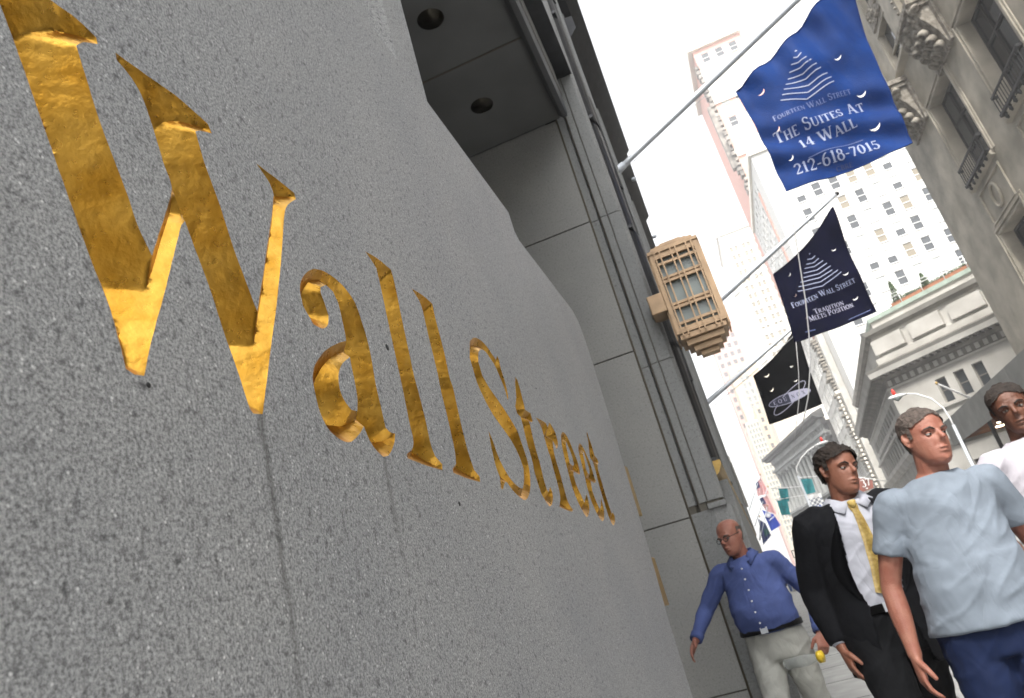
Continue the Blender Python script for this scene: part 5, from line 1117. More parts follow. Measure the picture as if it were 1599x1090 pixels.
# brown flag sign with 37 on the corner building
k = 2.0
r = hang('number_flag', 'brown flag', 'sign', 88.0, [(11.05, 8.7), (12.6, 7.9), (12.4, 7.1), (10.95, 7.0)], mat('rust brown cloth', (.22, .055, .03), .7), None, .04)
r['label'] = 'brown hanging flag with a white 37 on it, above the suited man'
bm = B(); q, wd = glyph_quads('37')
for Q in q: bm.faces.new([bm.verts.new((.38+p.x*.72, -.12, -1.25-.0*p.x+p.y*.78)) for p in Q])
obj('lettering', bm, M['white'], r); bm = B(); box(bm, .4, 1.0, -.125, -.12, -.34, -.28); box(bm, .62, .82, -.125, -.12, -1.5, -1.4); obj('small_print', bm, M['white'], r)
bm = B(); tube(bm, [(-.25, 0, .2), (3.4, 0, -1.6)], .04, 6); obj('pole', bm, M['white'], r)
# flagpole leaning out of the corner building, gilded tip
a, b = PY(1463, 599, 50), PY(1516, 622, 53); root = thing('flagpole', 'bare white flagpole with a gilt tip leaning out before the three dark windows', 'flagpole', tuple(b))
d = a-b; bm = B(); tube(bm, [-d*.35, d], [.075, .05], 8); obj('shaft', bm, M['white'], root, True)
bm = B(); lathe(bm, [(.03, -.1), (.1, 0), (.03, .12)], d*1.01, 8); obj('gilt_tip', bm, M['brass'], root, True)
# flags far down the left side
FG = 'flags over the left pavement'; kk = 2.25
def sc(P): return [(x*kk, (z-1.3)*kk+1.3) for x, z in P]
navy = mat('flag navy', (.02, .035, .13), .7); redc = mat('flag red', (.50, .03, .04), .7); whc = mat('flag white', (.72, .70, .70), .7)
usc = lambda s, t: (2 if (s < .5 and t < .45) else int(s*13) % 2)
def flagpole_for(root, a, b):
    bm = B(); o = Vector(root.location); tube(bm, [Vector(a)-o, Vector(b)-o], .05, 6); obj('pole', bm, M['steel'], root)
    bm = B(); lathe(bm, [(.03, -.08), (.11, 0), (.03, .12)], Vector(b)-o, 8); obj('gilt_ball', bm, M['brass'], root)
r = hang('national_flag', 'smaller stars and stripes, farther and higher of the two', 'flag', 90, sc([(.62, 5.72), (.93, 5.86), (1.05, 5.08), (.52, 5.10)]), [redc, whc, navy], FG, .2, nx=26, nz=20, cell=usc); flagpole_for(r, (-.3, 90, 8.6), (2.25, 90, 12.0))
r = hang('national_flag', 'larger stars and stripes hanging just above the royal blue flag', 'flag', 89, sc([(.52, 4.93), (.90, 4.98), (1.02, 4.02), (.62, 4.28)]), [redc, whc, navy], FG, .2, nx=26, nz=20, cell=usc); flagpole_for(r, (-.3, 89, 6.8), (2.5, 89, 10.4))
blu = mat('royal flag blue', (.02, .06, .42), .7)
r = hang('emblem_flag', 'royal blue flag with a round white seal and a line of white writing', 'flag', 88, sc([(.46, 4.36), (.88, 4.02), (1.02, 3.44), (.52, 3.30)]), blu, FG, .1)
bm = B(); lathe(bm, [(.28, 0), (.28, .03)], (.42, -.22, -.72), 20, 'y'); obj('round_seal', bm, M['white'], r)
bm = B(); tube(bm, [(.42+.2*math.cos(t), -.26, -.72+.2*math.sin(t)) for t in np.linspace(0, 6.28, 20)], .015, 5); obj('seal_ring', bm, blu, r)
bm = B()
for kx in range(7): box(bm, .3+kx*.12, .38+kx*.12, -.24, -.22, -1.34+kx*.05, -1.22+kx*.05)
obj('writing', bm, M['white'], r); flagpole_for(r, (-.3, 88, 5.2), (1.7, 88, 8.4))
r = hang('dark_flag', 'dark navy and green flag, lowest and farthest left of the flags', 'flag', 91, sc([(.14, 4.12), (.40, 3.8), (.46, 3.18), (-.05, 2.86)]), [navy, mat('dark green cloth', (.02, .10, .09), .7)], FG, .25, cell=lambda s, t: 1 if (s > .4 and .45 < t < .8) else 0); flagpole_for(r, (-.3, 91, 5.4), (.6, 91, 7.8))

# signs and clutter in the distance, behind the people
bm = B()
P = [PY(1238, 868, 24), PY(1262, 862, 24)]
x0, z0 = P[0].x, P[0].z
root = thing('sign_frame', 'small empty black sign frame standing in the street behind the blue shirt', 'sign frame', (x0, 24, 0))
bm = B(); w_ = .5; zt = z0+.15
for a_ in ((0, w_, zt-.02, zt), (0, w_, zt-.22, zt-.20), (0, .02, zt-.2, zt-.02), (w_-.02, w_, zt-.2, zt-.02)): box(bm, a_[0], a_[1], -.01, .01, a_[2], a_[3])
obj('frame', bm, M['dark'], root); bm = B(); box(bm, w_/2-.02, w_/2+.02, -.012, .012, 0, zt-.221); obj('stand', bm, M['dark'], root)
# awnings / shop signs along the far right pavement
for k, (x, y, z, c, lb) in enumerate(((9.3, 70, 4.2, (.08, .16, .42), 'blue and white shop sign low on the far right pavement'), (9.0, 62, 3.1, (.55, .05, .04), 'small red sign low on the far right pavement'))):
    root = thing('shop_sign', lb, 'sign', (x, y, z)); bm = B(); box(bm, 0, 2.2, 0, .12, 0, .9); obj('sign_board', bev(bm, .02, 1), mat('sign board', c, .5), root)
    bm = B(); box(bm, .1, 2.1, -.02, -.002, .12, .34); obj('white_stripe', bm, M['white'], root); bm = B(); box(bm, 2.0, 2.1, 0, .1, -z, -.002); obj('post', bm, M['steel'], root)

# ================================================================ PEOPLE
SK = {}
def skin_mat(name, col, c2):
    m = mat(name, col, .46, 0, .45, noise_scale=22, col2=c2, detail=8, bump=.35, bump_scale=240); b = m.node_tree.nodes['Principled BSDF']
    b.inputs['Subsurface Weight'].default_value = .12; b.inputs['Subsurface Radius'].default_value = (.012, .005, .003); b.inputs['Subsurface Scale'].default_value = 1
    return m
def hair_mat(name, col): return mat(name, col, .6, 0, .4, noise_scale=40, col2=tuple(c*.45 for c in col), bump=1, bump_scale=130, stretch=(2.2, .7, 1.2))
def fabric(name, col, k=.82, rough=.85):
    m = mat(name, col, rough, 0, .2, noise_scale=9, col2=tuple(c*k for c in col)); n = m.node_tree.nodes; l = m.node_tree.links; tc = n.new('ShaderNodeTexCoord')
    a = n.new('ShaderNodeTexNoise'); a.inputs['Scale'].default_value = 5; a.inputs['Detail'].default_value = 3; a.inputs['Distortion'].default_value = .7
    mp = n.new('ShaderNodeMapping'); mp.inputs['Scale'].default_value = (1.4, 1.4, .75); mp.inputs['Rotation'].default_value = (.3, .5, 0); l.new(tc.outputs['Object'], mp.inputs[0]); l.new(mp.outputs[0], a.inputs['Vector'])
    b = n.new('ShaderNodeTexNoise'); b.inputs['Scale'].default_value = 420; l.new(tc.outputs['Object'], b.inputs['Vector'])
    ab = n.new('ShaderNodeMath'); ab.operation = 'SUBTRACT'; l.new(a.outputs['Fac'], ab.inputs[0]); ab.inputs[1].default_value = .5
    a2 = n.new('ShaderNodeMath'); a2.operation = 'ABSOLUTE'; l.new(ab.outputs[0], a2.inputs[0])
    ad = n.new('ShaderNodeMath'); ad.operation = 'MULTIPLY_ADD'; l.new(b.outputs['Fac'], ad.inputs[0]); ad.inputs[1].default_value = .012; l.new(a2.outputs[0], ad.inputs[2])
    bp = n.new('ShaderNodeBump'); bp.inputs['Strength'].default_value = .38; bp.inputs['Distance'].default_value = .05; l.new(ad.outputs[0], bp.inputs['Height']); l.new(bp.outputs[0], n['Principled BSDF'].inputs['Normal'])
    return m
def loft(bm, rings, n=20, cap=True):
    """rings: (centre, rx, ry, axis_x, axis_y)"""
    R_ = []
    for c, rx, ry, ax, ay in rings:
        R_.append([bm.verts.new(Vector(c)+ax*rx*math.cos(a)+ay*ry*math.sin(a)) for a in [2*math.pi*j/n for j in range(n)]])
    for i in range(len(R_)-1):
        for j in range(n): bm.faces.new((R_[i][j], R_[i][(j+1) % n], R_[i+1][(j+1) % n], R_[i+1][j]))
    if cap: bm.faces.new(R_[0][::-1]); bm.faces.new(R_[-1])
XA, YA = Vector((1, 0, 0)), Vector((0, 1, 0))
def remesh(bm, vox, smooth=4, sfac=.5):
    fixn(bm); me = bpy.data.meshes.new('t'); bm.to_mesh(me); bm.free(); o = bpy.data.objects.new('t', me); C.objects.link(o)
    m = o.modifiers.new('r', 'REMESH'); m.mode = 'VOXEL'; m.voxel_size = vox; m.use_smooth_shade = True
    s = o.modifiers.new('s', 'SMOOTH'); s.iterations = smooth; s.factor = sfac
    dg = bpy.context.evaluated_depsgraph_get(); dg.update(); out = bpy.data.meshes.new_from_object(o.evaluated_get(dg))
    bpy.data.objects.remove(o); bpy.data.meshes.remove(me); return out
def mesh_obj(name, me, m, parent):
    me.materials.clear(); me.materials.append(m)
    for p in me.polygons: p.use_smooth = True
    o = bpy.data.objects.new(name, me); link(o, parent); me.name = name; return o
def limb(bm, pts, rad, n=14, sub=4):
    pts = [Vector(p) for p in pts]; P = []; Rr = []
    for i in range(len(pts)-1):
        for k in range(sub):
            t = k/sub; P.append(pts[i].lerp(pts[i+1], t)); tt = t*t*(3-2*t); Rr.append(rad[i]*(1-tt)+rad[i+1]*tt)
    P.append(pts[-1]); Rr.append(rad[-1])
    for _ in range(1):
        Q = [P[0]]+[(P[i-1]+P[i]*2+P[i+1])/4 for i in range(1, len(P)-1)]+[P[-1]]; P = Q
    tube(bm, P, Rr, n)
def hand(bm, w, d, side, palm_n, curl=.5, s=1.0):
    """w wrist, d forearm direction, palm_n palm normal; side = direction from little finger to thumb"""
    d = d.normalized(); side = (side-d*side.dot(d)).normalized(); pn = side.cross(d)
    if pn.dot(palm_n) < 0: pn = -pn
    L = .092*s
    loft(bm, [(w-d*.02, .028*s, .021*s, side, pn), (w+d*.012, .029*s, .020*s, side, pn), (w+d*.045*s, .039*s, .018*s, side, pn), (w+d*L*.85, .041*s, .0155*s, side, pn), (w+d*L, .037*s, .012*s, side, pn)], 14)
    for k, (o_, ln) in enumerate(((.030, .073), (.0105, .082), (-.0095, .077), (-.029, .060))):
        b = w+d*(L-.008)+side*o_*s; r0 = (.0088, .0092, .0088, .0078)[k]*s; pts = [b-d*.02, b]; dr = d.copy(); c = curl*(.8+.1*k)
        for fr, ad in ((.45, c*.7), (.30, c*1.1), (.25, c*.8)):
            dr = (dr*math.cos(ad)+pn*math.sin(ad)).normalized(); pn_ = pn; pts.append(pts[-1]+dr*ln*fr*s)
        tube(bm, pts, [r0, r0, r0*.98, r0*.9, r0*.72], 9)
    b = w+d*.022*s+side*.024*s; t1 = (side*.72+d*.62+pn*.30).normalized(); t2 = (side*.25+d*.9+pn*.45).normalized()
    tube(bm, [b-t1*.012, b+t1*.030*s, b+t1*.034*s+t2*.032*s, b+t1*.034*s+t2*.056*s], [.0135*s, .0125*s, .0105*s, .0075*s], 9)
HEAD = [(-.004, .020, .066, .012), (.004, .034, .078, -.006), (.020, .046, .086, -.028), (.045, .056, .089, -.060), (.070, .0625, .090, -.078), (.095, .0675, .0895, -.090), (.12, .0725, .0875, -.098), (.145, .0765, .0875, -.104), (.17, .0775, .083, -.104), (.195, .073, .072, -.097), (.215, .062, .056, -.082), (.230, .043, .034, -.058), (.2375, .018, .006, -.024)]
def head_into(bm, Mh, fat=1.0):
    rr = []
    for z, hw, f, b in HEAD:
        c = Vector((0, -(f+b)/2, z)); rr.append((Mh @ c, hw*(fat if z < .12 else 1), (f-b)/2, Mh.to_3x3() @ XA, Mh.to_3x3() @ YA))
    loft(bm, rr, 28)
    def T(v): return Mh @ Vector(v)
    tube(bm, [T((0, -.082, .128)), T((0, -.094, .110)), T((0, -.104, .094)), T((0, -.106, .086))], [.008, .010, .0125, .010], 10)
    for s in (-1, 1):
        tube(bm, [T((s*.010, -.088, .086)), T((s*.013, -.092, .086))], .008, 8)
        tube(bm, [T((s*.012, -.082, .131)), T((s*.034, -.082, .137)), T((s*.055, -.066, .131))], [.007, .009, .006], 8)
        pass
        # ear
        tube(bm, [T((s*.072, .010, .086)), T((s*.080, .016, .100)), T((s*.084, .022, .122)), T((s*.080, .022, .140)), T((s*.074, .010, .144)), T((s*.071, .002, .130))], [.006, .007, .008, .0075, .006, .005], 8)
        tube(bm, [T((s*.070, .012, .110)), T((s*.079, .018, .118))], [.014, .010], 8)
    tube(bm, [T((-.024, -.084, .0545)), T((-.008, -.0935, .0570)), T((.008, -.0935, .0570)), T((.024, -.084, .0545))], [.003, .0052, .0052, .003], 8)
    tube(bm, [T((-.021, -.084, .0445)), T((0, -.0915, .0425)), T((.021, -.084, .0445))], [.003, .0062, .003], 8)
    tube(bm, [T((0, -.074, .016)), T((0, -.078, .022))], [.016, .014], 10)
def carve_face(me, Mh):
    Mi = Mh.inverted(); R3 = Mh.to_3x3()
    for v in me.vertices:
        p = Mi @ v.co
        if p.y > -.03 or p.z < -.01 or p.z > .2: continue
        dy = 0
        for s in (-1, 1):
            dy += .011*math.exp(-(((p.x-s*.031)/.016)**2+((p.z-.116)/.0105)**2))
            dy += .003*math.exp(-(((p.x-s*.026)/.006)**2+((p.z-.066)/.016)**2))
        dy += .006*math.exp(-((p.z-.0495)/.0026)**2)*math.exp(-(p.x/.023)**4)
        dy += .004*math.exp(-((p.z-.034)/.006)**2)*math.exp(-(p.x/.02)**2)
        for zf in (.158, .170): dy += .0012*math.exp(-((p.z-zf)/.002)**2)*math.exp(-(p.x/.035)**4)
        v.co = v.co+R3 @ Vector((0, dy, 0))
def person(label, loc, rz, H, P, head_yaw, head_tilt, skin, hair=None, belly=0, group=None, opts={}):
    k = H/1.742
    root = thing('person', label, 'person', (loc[0], loc[1], 0), rz, group)
    V = lambda *a: Vector(a)*k
    sh = P.get('sh', .185); lean = P.get('lean', 0); ly = P.get('leany', 0)
    def body_c(z): t = max(0, z-.95)/.5; return Vector((lean*t, ly*t, 0))
    RING = [(.80, .165, .115), (.90, .172, .125), (.98, .165, .118), (1.06, .152, .110), (1.15, .158, .115), (1.25, .170, .122), (1.34, .178, .120), (1.40, .172, .108), (1.445, .130, .088), (1.475, .080, .068)]
    def torso(bm, grow, z0=0, z1=9, bel=belly, n=28):
        rr = []
        for z, rx, ry in RING:
            if z < z0 or z > z1: continue
            b = bel*math.exp(-((z-1.10)/.13)**2)
            rr.append(((body_c(z)+Vector((0, -b*.6, z)))*k, (rx+grow+b*.55)*k, (ry+grow+b*.7)*k, XA, YA))
        loft(bm, rr, n)
    sl, sr = body_c(1.42)+Vector((sh, 0, 1.412)), body_c(1.42)+Vector((-sh, 0, 1.412))
    arms = {'R': [sr]+[Vector(p) for p in P['R']], 'L': [sl]+[Vector(p) for p in P['L']]}
    legs = {'R': [Vector((-.09, 0, .90))]+[Vector(p) for p in P['LR']], 'L': [Vector((.09, 0, .90))]+[Vector(p) for p in P['LL']]}
    nb = body_c(1.47)+Vector((0, .012, 1.45)); hc = body_c(1.55)+Vector((0, -.016, 1.503))+Vector(P.get('hoff', (0, 0, 0)))
    Mh = Matrix.Translation(hc*k) @ Matrix.Rotation(head_yaw, 4, 'Z') @ Matrix.Rotation(head_tilt[0], 4, 'X') @ Matrix.Rotation(head_tilt[1], 4, 'Y') @ Matrix.Scale(k, 4)
    Mh3 = Mh
    bm = B(); torso(bm, -.012)
    limb(bm, [nb*k, (nb.lerp(hc, .6)+Vector((0, .018, 0)))*k, Mh @ Vector((0, .012, .07))], [.066*k, .058*k, .060*k])
    for s in 'RL':
        A = [p*k for p in arms[s]]; limb(bm, [A[0], A[0].lerp(A[1], .5), A[1], A[1].lerp(A[2], .35), A[2]], [.056*k, .048*k, .040*k, .041*k, .026*k])
        G_ = [p*k for p in legs[s]]; limb(bm, [G_[0], G_[0].lerp(G_[1], .5), G_[1], G_[1].lerp(G_[2], .35), G_[2]], [.085*k, .072*k, .053*k, .054*k, .036*k])
        d = (A[2]-A[1]).normalized(); sd_ = Vector(P.get('thumb'+s, (0, -1, 0))); pn = Vector(P.get('palm'+s, (1 if s == 'R' else -1, 0, 0)))
        hand(bm, A[2], d, sd_, pn, P.get('curl'+s, .45), k*1.04)
    # head joins the same surface
    b2 = B(); head_into(b2, Mh, opts.get('fat', 1)); tm = bpy.data.meshes.new('t'); b2.to_mesh(tm); b2.free(); bm.from_mesh(tm)
    me = remesh(bm, .0050, 3, .45); carve_face(me, Mh)
    body = mesh_obj('body', me, skin, root)
    # eyes, brows
    for s in (-1, 1):
        bm = B(); bmesh.ops.create_uvsphere(bm, u_segments=14, v_segments=10, radius=.0115*k, matrix=Matrix.Translation(Mh @ Vector((s*.031, -.0680, .115)))); e = obj('eye', bm, mat('eye white', (.32, .29, .27), .25), root, True)
        bm = B(); bmesh.ops.create_uvsphere(bm, u_segments=10, v_segments=8, radius=.0062*k, matrix=Matrix.Translation(Mh @ Vector((s*.031, -.0745, .1145)))); obj('iris', bm, mat('dark iris', (.03, .02, .015), .15), e, True)
        bm = B(); bmesh.ops.create_uvsphere(bm, u_segments=18, v_segments=14, radius=.0133)
        bmesh.ops.delete(bm, geom=[f for f in bm.faces if -.0052 < f.calc_center_median().z < .0018 and f.calc_center_median().y < 0], context='FACES')
        bm.transform(Matrix.Translation(Mh @ Vector((s*.031, -.0680, .115))) @ Mh.to_3x3().to_4x4()); obj('eyelids', bm, skin, root, True)
        if hair:
            bm = B(); tube(bm, [Mh @ Vector((s*.014, -.0905, .130)), Mh @ Vector((s*.032, -.0915, .1385)), Mh @ Vector((s*.052, -.074, .134))], [.003*k, .0042*k, .002*k], 6); obj('eyebrow', bm, hair[0], root, True)
    if hair:
        hm, style = hair; bm = B(); rr = []
        g = {'short': .010, 'full': .016, 'crop': .0065, 'fringe': .006}[style]
        for z, hw, f, b in HEAD[4:]:
            c = Vector((0, -(f+b)/2+ .002, z)); rr.append((Mh @ c, (hw+g)*k, ((f-b)/2+g)*k, Mh.to_3x3().normalized() @ XA, Mh.to_3x3().normalized() @ YA))
        if style != 'fringe': rr.append((Mh @ Vector((0, .012, .2375+g)), .022*k, .03*k, Mh.to_3x3().normalized() @ XA, Mh.to_3x3().normalized() @ YA))
        loft(bm, rr, 32)
        me = remesh(bm, .0045, 2); bm = B(); bm.from_mesh(me); Mi = Mh.inverted(); kill = []
        for f in bm.faces:
            p = Mi @ f.calc_center_median(); line = .172+.012*math.cos(p.x*40)+.006*noise.noise(p*60)
            face = p.y < -.030 and p.z < line+max(0, (-.04-p.y))*.2
            temple = -.045 < p.y < .01 and p.z < .112; back = p.y > .01 and p.z < .055+.03*(1-min(1, abs(p.x)/.07))*0
            bald = style == 'fringe' and (p.z > .168 or p.y < -.01)
            ear = abs(p.x) > .06 and -.006 < p.y < .034 and p.z < .145
            if face or temple or back or bald or ear: kill.append(f)
        bmesh.ops.delete(bm, geom=kill, context='FACES')
        for v in bm.verts: p = Mi @ v.co; v.co += v.normal*(.003 if style in ('full', 'short') else .0012)*(noise.noise(Vector((p.x*60, p.y*25, p.z*60)))+.8*noise.noise(Vector((p.x*170, p.y*60, p.z*120))))*2
        me2 = bpy.data.meshes.new('hair'); bm.to_mesh(me2); bm.free(); mesh_obj('hair', me2, hm, root)
    # ---- clothes
    def wrinkle(me, amp, fr=(9, 9, 15), seed=0, ctr=None):
        N = [v.normal.copy() for v in me.vertices]; Q = [v.co.copy() for v in me.vertices]
        for q, nn in zip(Q, N):
            p = q/k; n = noise.noise(Vector((p.x*fr[0]+seed, p.y*fr[1], p.z*fr[2]+p.x*6)))
            n2 = 1-abs(noise.noise(Vector((p.x*6+seed*2, p.y*6, p.z*11-p.x*9))))*2
            q += nn*amp*(n*.7+(n2**3 if n2 > 0 else 0)*.9)
        me.vertices.foreach_set('co', [c for q in Q for c in q]); me.update()
    top = opts['top']; bm = B()
    tuck = opts.get('tuck', True)
    if tuck: torso(bm, .016, .97)
    else:
        torso(bm, .012, 1.0); rr = []
        for z, rx, ry, g in ((.905, .172, .125, .046), (.98, .165, .118, .038), (1.06, .152, .110, .030), (1.15, .158, .115, .018)):
            b = belly*math.exp(-((z-1.10)/.13)**2); rr.append(((body_c(z)+Vector((0, -b*.6, z)))*k, (rx+g+b*.55)*k, (ry+g+b*.7)*k, XA, YA))
        loft(bm, rr, 28)
    for s in 'RL':
        A = [p*k for p in arms[s]]; L1 = opts.get('sleeve', 1.0)
        inn = body_c(1.38)+Vector(((-.10 if s == 'R' else .10), 0, 1.375)); inn *= k
        if L1 >= 1: limb(bm, [inn, A[0], A[0].lerp(A[1], .5), A[1], A[1].lerp(A[2], .5), A[1].lerp(A[2], .93)], [.082*k, .072*k, .060*k, .054*k, .046*k, .037*k])
        else: limb(bm, [inn, A[0], A[0].lerp(A[1], L1*.5), A[0].lerp(A[1], L1)], [.072*k, .064*k, .064*k, .068*k])
    me = remesh(bm, .009, 6); wrinkle(me, opts.get('wr', .006)*k, seed=opts.get('seed', 1))
    shirt = mesh_obj(opts.get('topname', 'shirt'), me, top, root)
    from mathutils.bvhtree import BVHTree
    bv = BVHTree.FromPolygons([v.co for v in me.vertices], [list(p.vertices) for p in me.polygons])
    def front(x, z, off=.006, bvh=bv):
        h = bvh.ray_cast(Vector((x, -1, z)), Vector((0, 1, 0))); y = h[0].y if h[0] else -.1; return Vector((x, y-off, z))
    c0 = body_c(1.47)
    if opts.get('collar'):
        bm = B()
        for s in (-1, 1):
            A_ = [c0+Vector((s*.012, -.088, 1.462)), c0+Vector((s*.055, -.068, 1.492)), c0+Vector((s*.076, .0, 1.512)), c0+Vector((s*.05, .066, 1.522)), c0+Vector((0, .082, 1.524))]
            Bq = [c0+Vector((s*.052, -.128, 1.418)), c0+Vector((s*.104, -.080, 1.455)), c0+Vector((s*.116, .0, 1.474)), c0+Vector((s*.075, .088, 1.480)), c0+Vector((0, .108, 1.482))]
            if opts['collar'] == 'open': A_[0] += Vector((s*.018, 0, -.02)); Bq[0] += Vector((s*.02, 0, -.01))
            for i in range(4): bm.faces.new([bm.verts.new(p*k) for p in (A_[i], A_[i+1], Bq[i+1], Bq[i])])
        bmesh.ops.remove_doubles(bm, verts=bm.verts, dist=.0005); bmesh.ops.solidify(bm, geom=list(bm.faces), thickness=.004); obj('collar', bm, top, shirt, True)
    elif opts.get('crew'):
        bm = B(); tube(bm, [(c0+Vector((.086*math.cos(t), .078*math.sin(t)+.004, 1.458+.022*math.sin(t))))*k for t in np.linspace(0, 2*math.pi, 25)], .009*k, 8, False); obj('neckband', bm, top, shirt, True)
    if opts.get('placket'):
        bm = B(); pr = None
        for i in range(24):
            z = (1.43-.43*i/23)*k; cx = (c0.x*(max(0, z/k-.95)/.5))*k; a, b = front(cx-.014*k, z, .004), front(cx+.014*k, z, .004); cur = (bm.verts.new(a), bm.verts.new(b))
            if pr: bm.faces.new((pr[0], pr[1], cur[1], cur[0]))
            pr = cur
        obj('placket', bm, top, shirt, True)
        for i in range(6):
            z = (1.40-.07*i)*k; cx = (c0.x*(max(0, z/k-.95)/.5))*k; bm = B(); lathe(bm, [(.006, 0), (.006, .003)], front(cx, z, .010), 8, 'y'); obj('button', bm, M['white'], shirt)
    # trousers
    bm = B(); torso(bm, .022, .79, 1.0, belly*.6)
    for s in 'RL':
        G_ = [p*k for p in legs[s]]; limb(bm, [G_[0]+Vector((0, 0, .03)), G_[0].lerp(G_[1], .45), G_[1], G_[1].lerp(G_[2], .5), G_[1].lerp(G_[2], .97)], [.115*k, .098*k, .080*k, .076*k, .074*k])
    me = remesh(bm, .010, 6); wrinkle(me, .007*k, (8, 8, 12), 4); tr = mesh_obj('trousers', me, opts['trousers'], root)
    if opts.get('belt'):
        b = belly*.9*math.exp(-((1.0-1.10)/.13)**2); bm = B(); rx, ry = (.166+.026+b*.55)*k, (.118+.026+b*.7)*k
        c = (body_c(1.0)+Vector((0, -b*.5, 1.0)))*k
        loft(bm, [(c-Vector((0, 0, .018*k)), rx, ry, XA, YA), (c+Vector((0, 0, .018*k)), rx-.002, ry-.002, XA, YA)], 32, False); bmesh.ops.solidify(bm, geom=list(bm.faces), thickness=.005)
        bl = obj('belt', bm, mat('black leather', (.012, .012, .013), .4), root, True)
        bm = B(); bb = .024*k; box(bm, -bb+c.x, bb+c.x, c.y-ry-.010, c.y-ry-.004, c.z-.02*k, c.z+.02*k); obj('buckle', bev(bm, .002, 1), M['steel'], bl)
    for s in 'RL':
        an = legs[s][2]*k; bm = B()
        limb(bm, [an+Vector((0, .05, -.035))*k, an+Vector((0, -.02, -.03))*k, an+Vector((0, -.11, -.045))*k, an+Vector((0, -.19, -.052))*k], [.038*k, .042*k, .040*k, .026*k]); me = remesh(bm, .008, 3); mesh_obj('shoe', me, mat('dark shoe', (.02, .017, .015), .35), root)
    if opts.get('tie'):
        bm = B(); pr = None; n = 26
        for i in range(n):
            t = i/(n-1); z = (1.452-.40*t)*k; w_ = (.020 if i < 2 else .014+.026*t)*k; cx = (c0.x*(max(0, z/k-.95)/.5)+.01*math.sin(t*3))*k
            if i == n-1: w_ = .002
            row = [bm.verts.new(front(cx+q*w_, z, .014-.006*abs(q))) for q in (-1, -.4, .4, 1)]
            if pr: [bm.faces.new((pr[j], pr[j+1], row[j+1], row[j])) for j in range(3)]
            pr = row
        bmesh.ops.solidify(bm, geom=list(bm.faces), thickness=.003); obj('tie', bm, opts['tie'], root, True)
        bm = B(); lathe(bm, [(.012*k, -.022*k), (.021*k, .012*k), (.014*k, .018*k)], front(c0.x*k, 1.452*k, .012), 10); obj('tie_knot', bm, opts['tie'], root, True)
    if opts.get('jacket'):
        bm = B(); rr = []
        for z, rx, ry in [(.74, .215, .165), (.84, .214, .168)]+[(z, rx+(.048 if z < 1.2 else .040), ry+(.050 if z < 1.2 else .040)) for z, rx, ry in RING[2:-1]]+[(1.485, .092, .085)]:
            rr.append(((body_c(z)+Vector((0, 0, z)))*k, rx*k, ry*k, XA, YA))
        loft(bm, rr, 30)
        for s in 'RL':
            A = [p*k for p in arms[s]]; inn = (body_c(1.38)+Vector(((-.11 if s == 'R' else .11), 0, 1.385)))*k
            limb(bm, [inn, A[0]+Vector((0, 0, .008)), A[0].lerp(A[1], .5), A[1], A[1].lerp(A[2], .5), A[1].lerp(A[2], .90)], [.092*k, .090*k, .078*k, .070*k, .060*k, .050*k])
        me = remesh(bm, .009, 5); wrinkle(me, .003*k, (7, 7, 10), 6); bm = B(); bm.from_mesh(me); kill = []
        for f in bm.faces:
            p = f.calc_center_median()/k; cx = body_c(p.z).x; t = p.z
            gap = .012+.062*max(0, min(1, (t-1.02)/.40)) if t > 1.02 else .012+.10*((1.02-t)/.3)
            gap += opts.get('gap', .0)*math.exp(-((t-1.12)/.25)**2)
            if p.y < body_c(t).y-.02 and abs(p.x-cx) < gap: kill.append(f)
            if t > 1.462 and (Vector((p.x-cx, p.y-body_c(t).y))).length < .085: kill.append(f)
        bmesh.ops.delete(bm, geom=list(set(kill)), context='FACES'); bmesh.ops.solidify(bm, geom=list(bm.faces), thickness=.006)
        me2 = bpy.data.meshes.new('jacket'); bm.to_mesh(me2); bm.free(); jk = mesh_obj('jacket', me2, opts['jacket'], root)
        bvj = BVHTree.FromPolygons([v.co for v in me2.vertices], [list(p.vertices) for p in me2.polygons])
        for s in (-1, 1):
            bm = B(); pr = None
            for i in range(14):
                t = i/13; z = 1.44-.40*t; g = .012+.062*max(0, min(1, (z-1.02)/.40))+opts.get('gap', 0)*math.exp(-((z-1.12)/.25)**2); w_ = .004+.055*math.sin(math.pi*min(1, (1-t)*1.15))**.8 if t < .98 else .004
                cx = body_c(z).x; row = []
                for q in (0, .5, 1): row.append(bm.verts.new(front((cx+s*(g+.002+w_*q))*k, z*k, .009, bvj)))
                if pr: [bm.faces.new((pr[j], pr[j+1], row[j+1], row[j])) for j in range(2)]
                pr = row
            bmesh.ops.solidify(bm, geom=list(bm.faces), thickness=.003); obj('lapel', bm, opts['jacket'], jk, True)
    if opts.get('glasses'):
        bm = B()
        for s in (-1, 1):
            tube(bm, [Mh @ Vector((s*(.031+.0+.022*math.cos(t)), -.098+.004*abs(math.cos(t)), .115+.017*math.sin(t))) for t in np.linspace(0, 6.283, 17)], .0022*k, 6)
            tube(bm, [Mh @ Vector((s*.053, -.094, .118)), Mh @ Vector((s*.076, -.05, .122)), Mh @ Vector((s*.080, .012, .128))], .002*k, 6)
        tube(bm, [Mh @ Vector((-.009, -.100, .118)), Mh @ Vector((.009, -.100, .118))], .002*k, 6); obj('glasses', bm, M['dark'], root, True)
    if opts.get('cuffs'):
        for s in 'RL':
            A = [p*k for p in arms[s]]; d = (A[2]-A[1]).normalized(); q = A[1].lerp(A[2], .93); bm = B(); tube(bm, [q-d*.035, q+d*.012], [.046*k, .043*k], 16); obj('cuff', bm, top, root, True)
    return root, k
PG = 'men walking along the pavement'
skinA = skin_mat('fair reddish skin', (.33, .145, .10), (.27, .10, .068)); skinB = skin_mat('tanned skin', (.29, .125, .08), (.22, .088, .054)); skinC = skin_mat('brown skin', (.14, .058, .034), (.10, .04, .024))
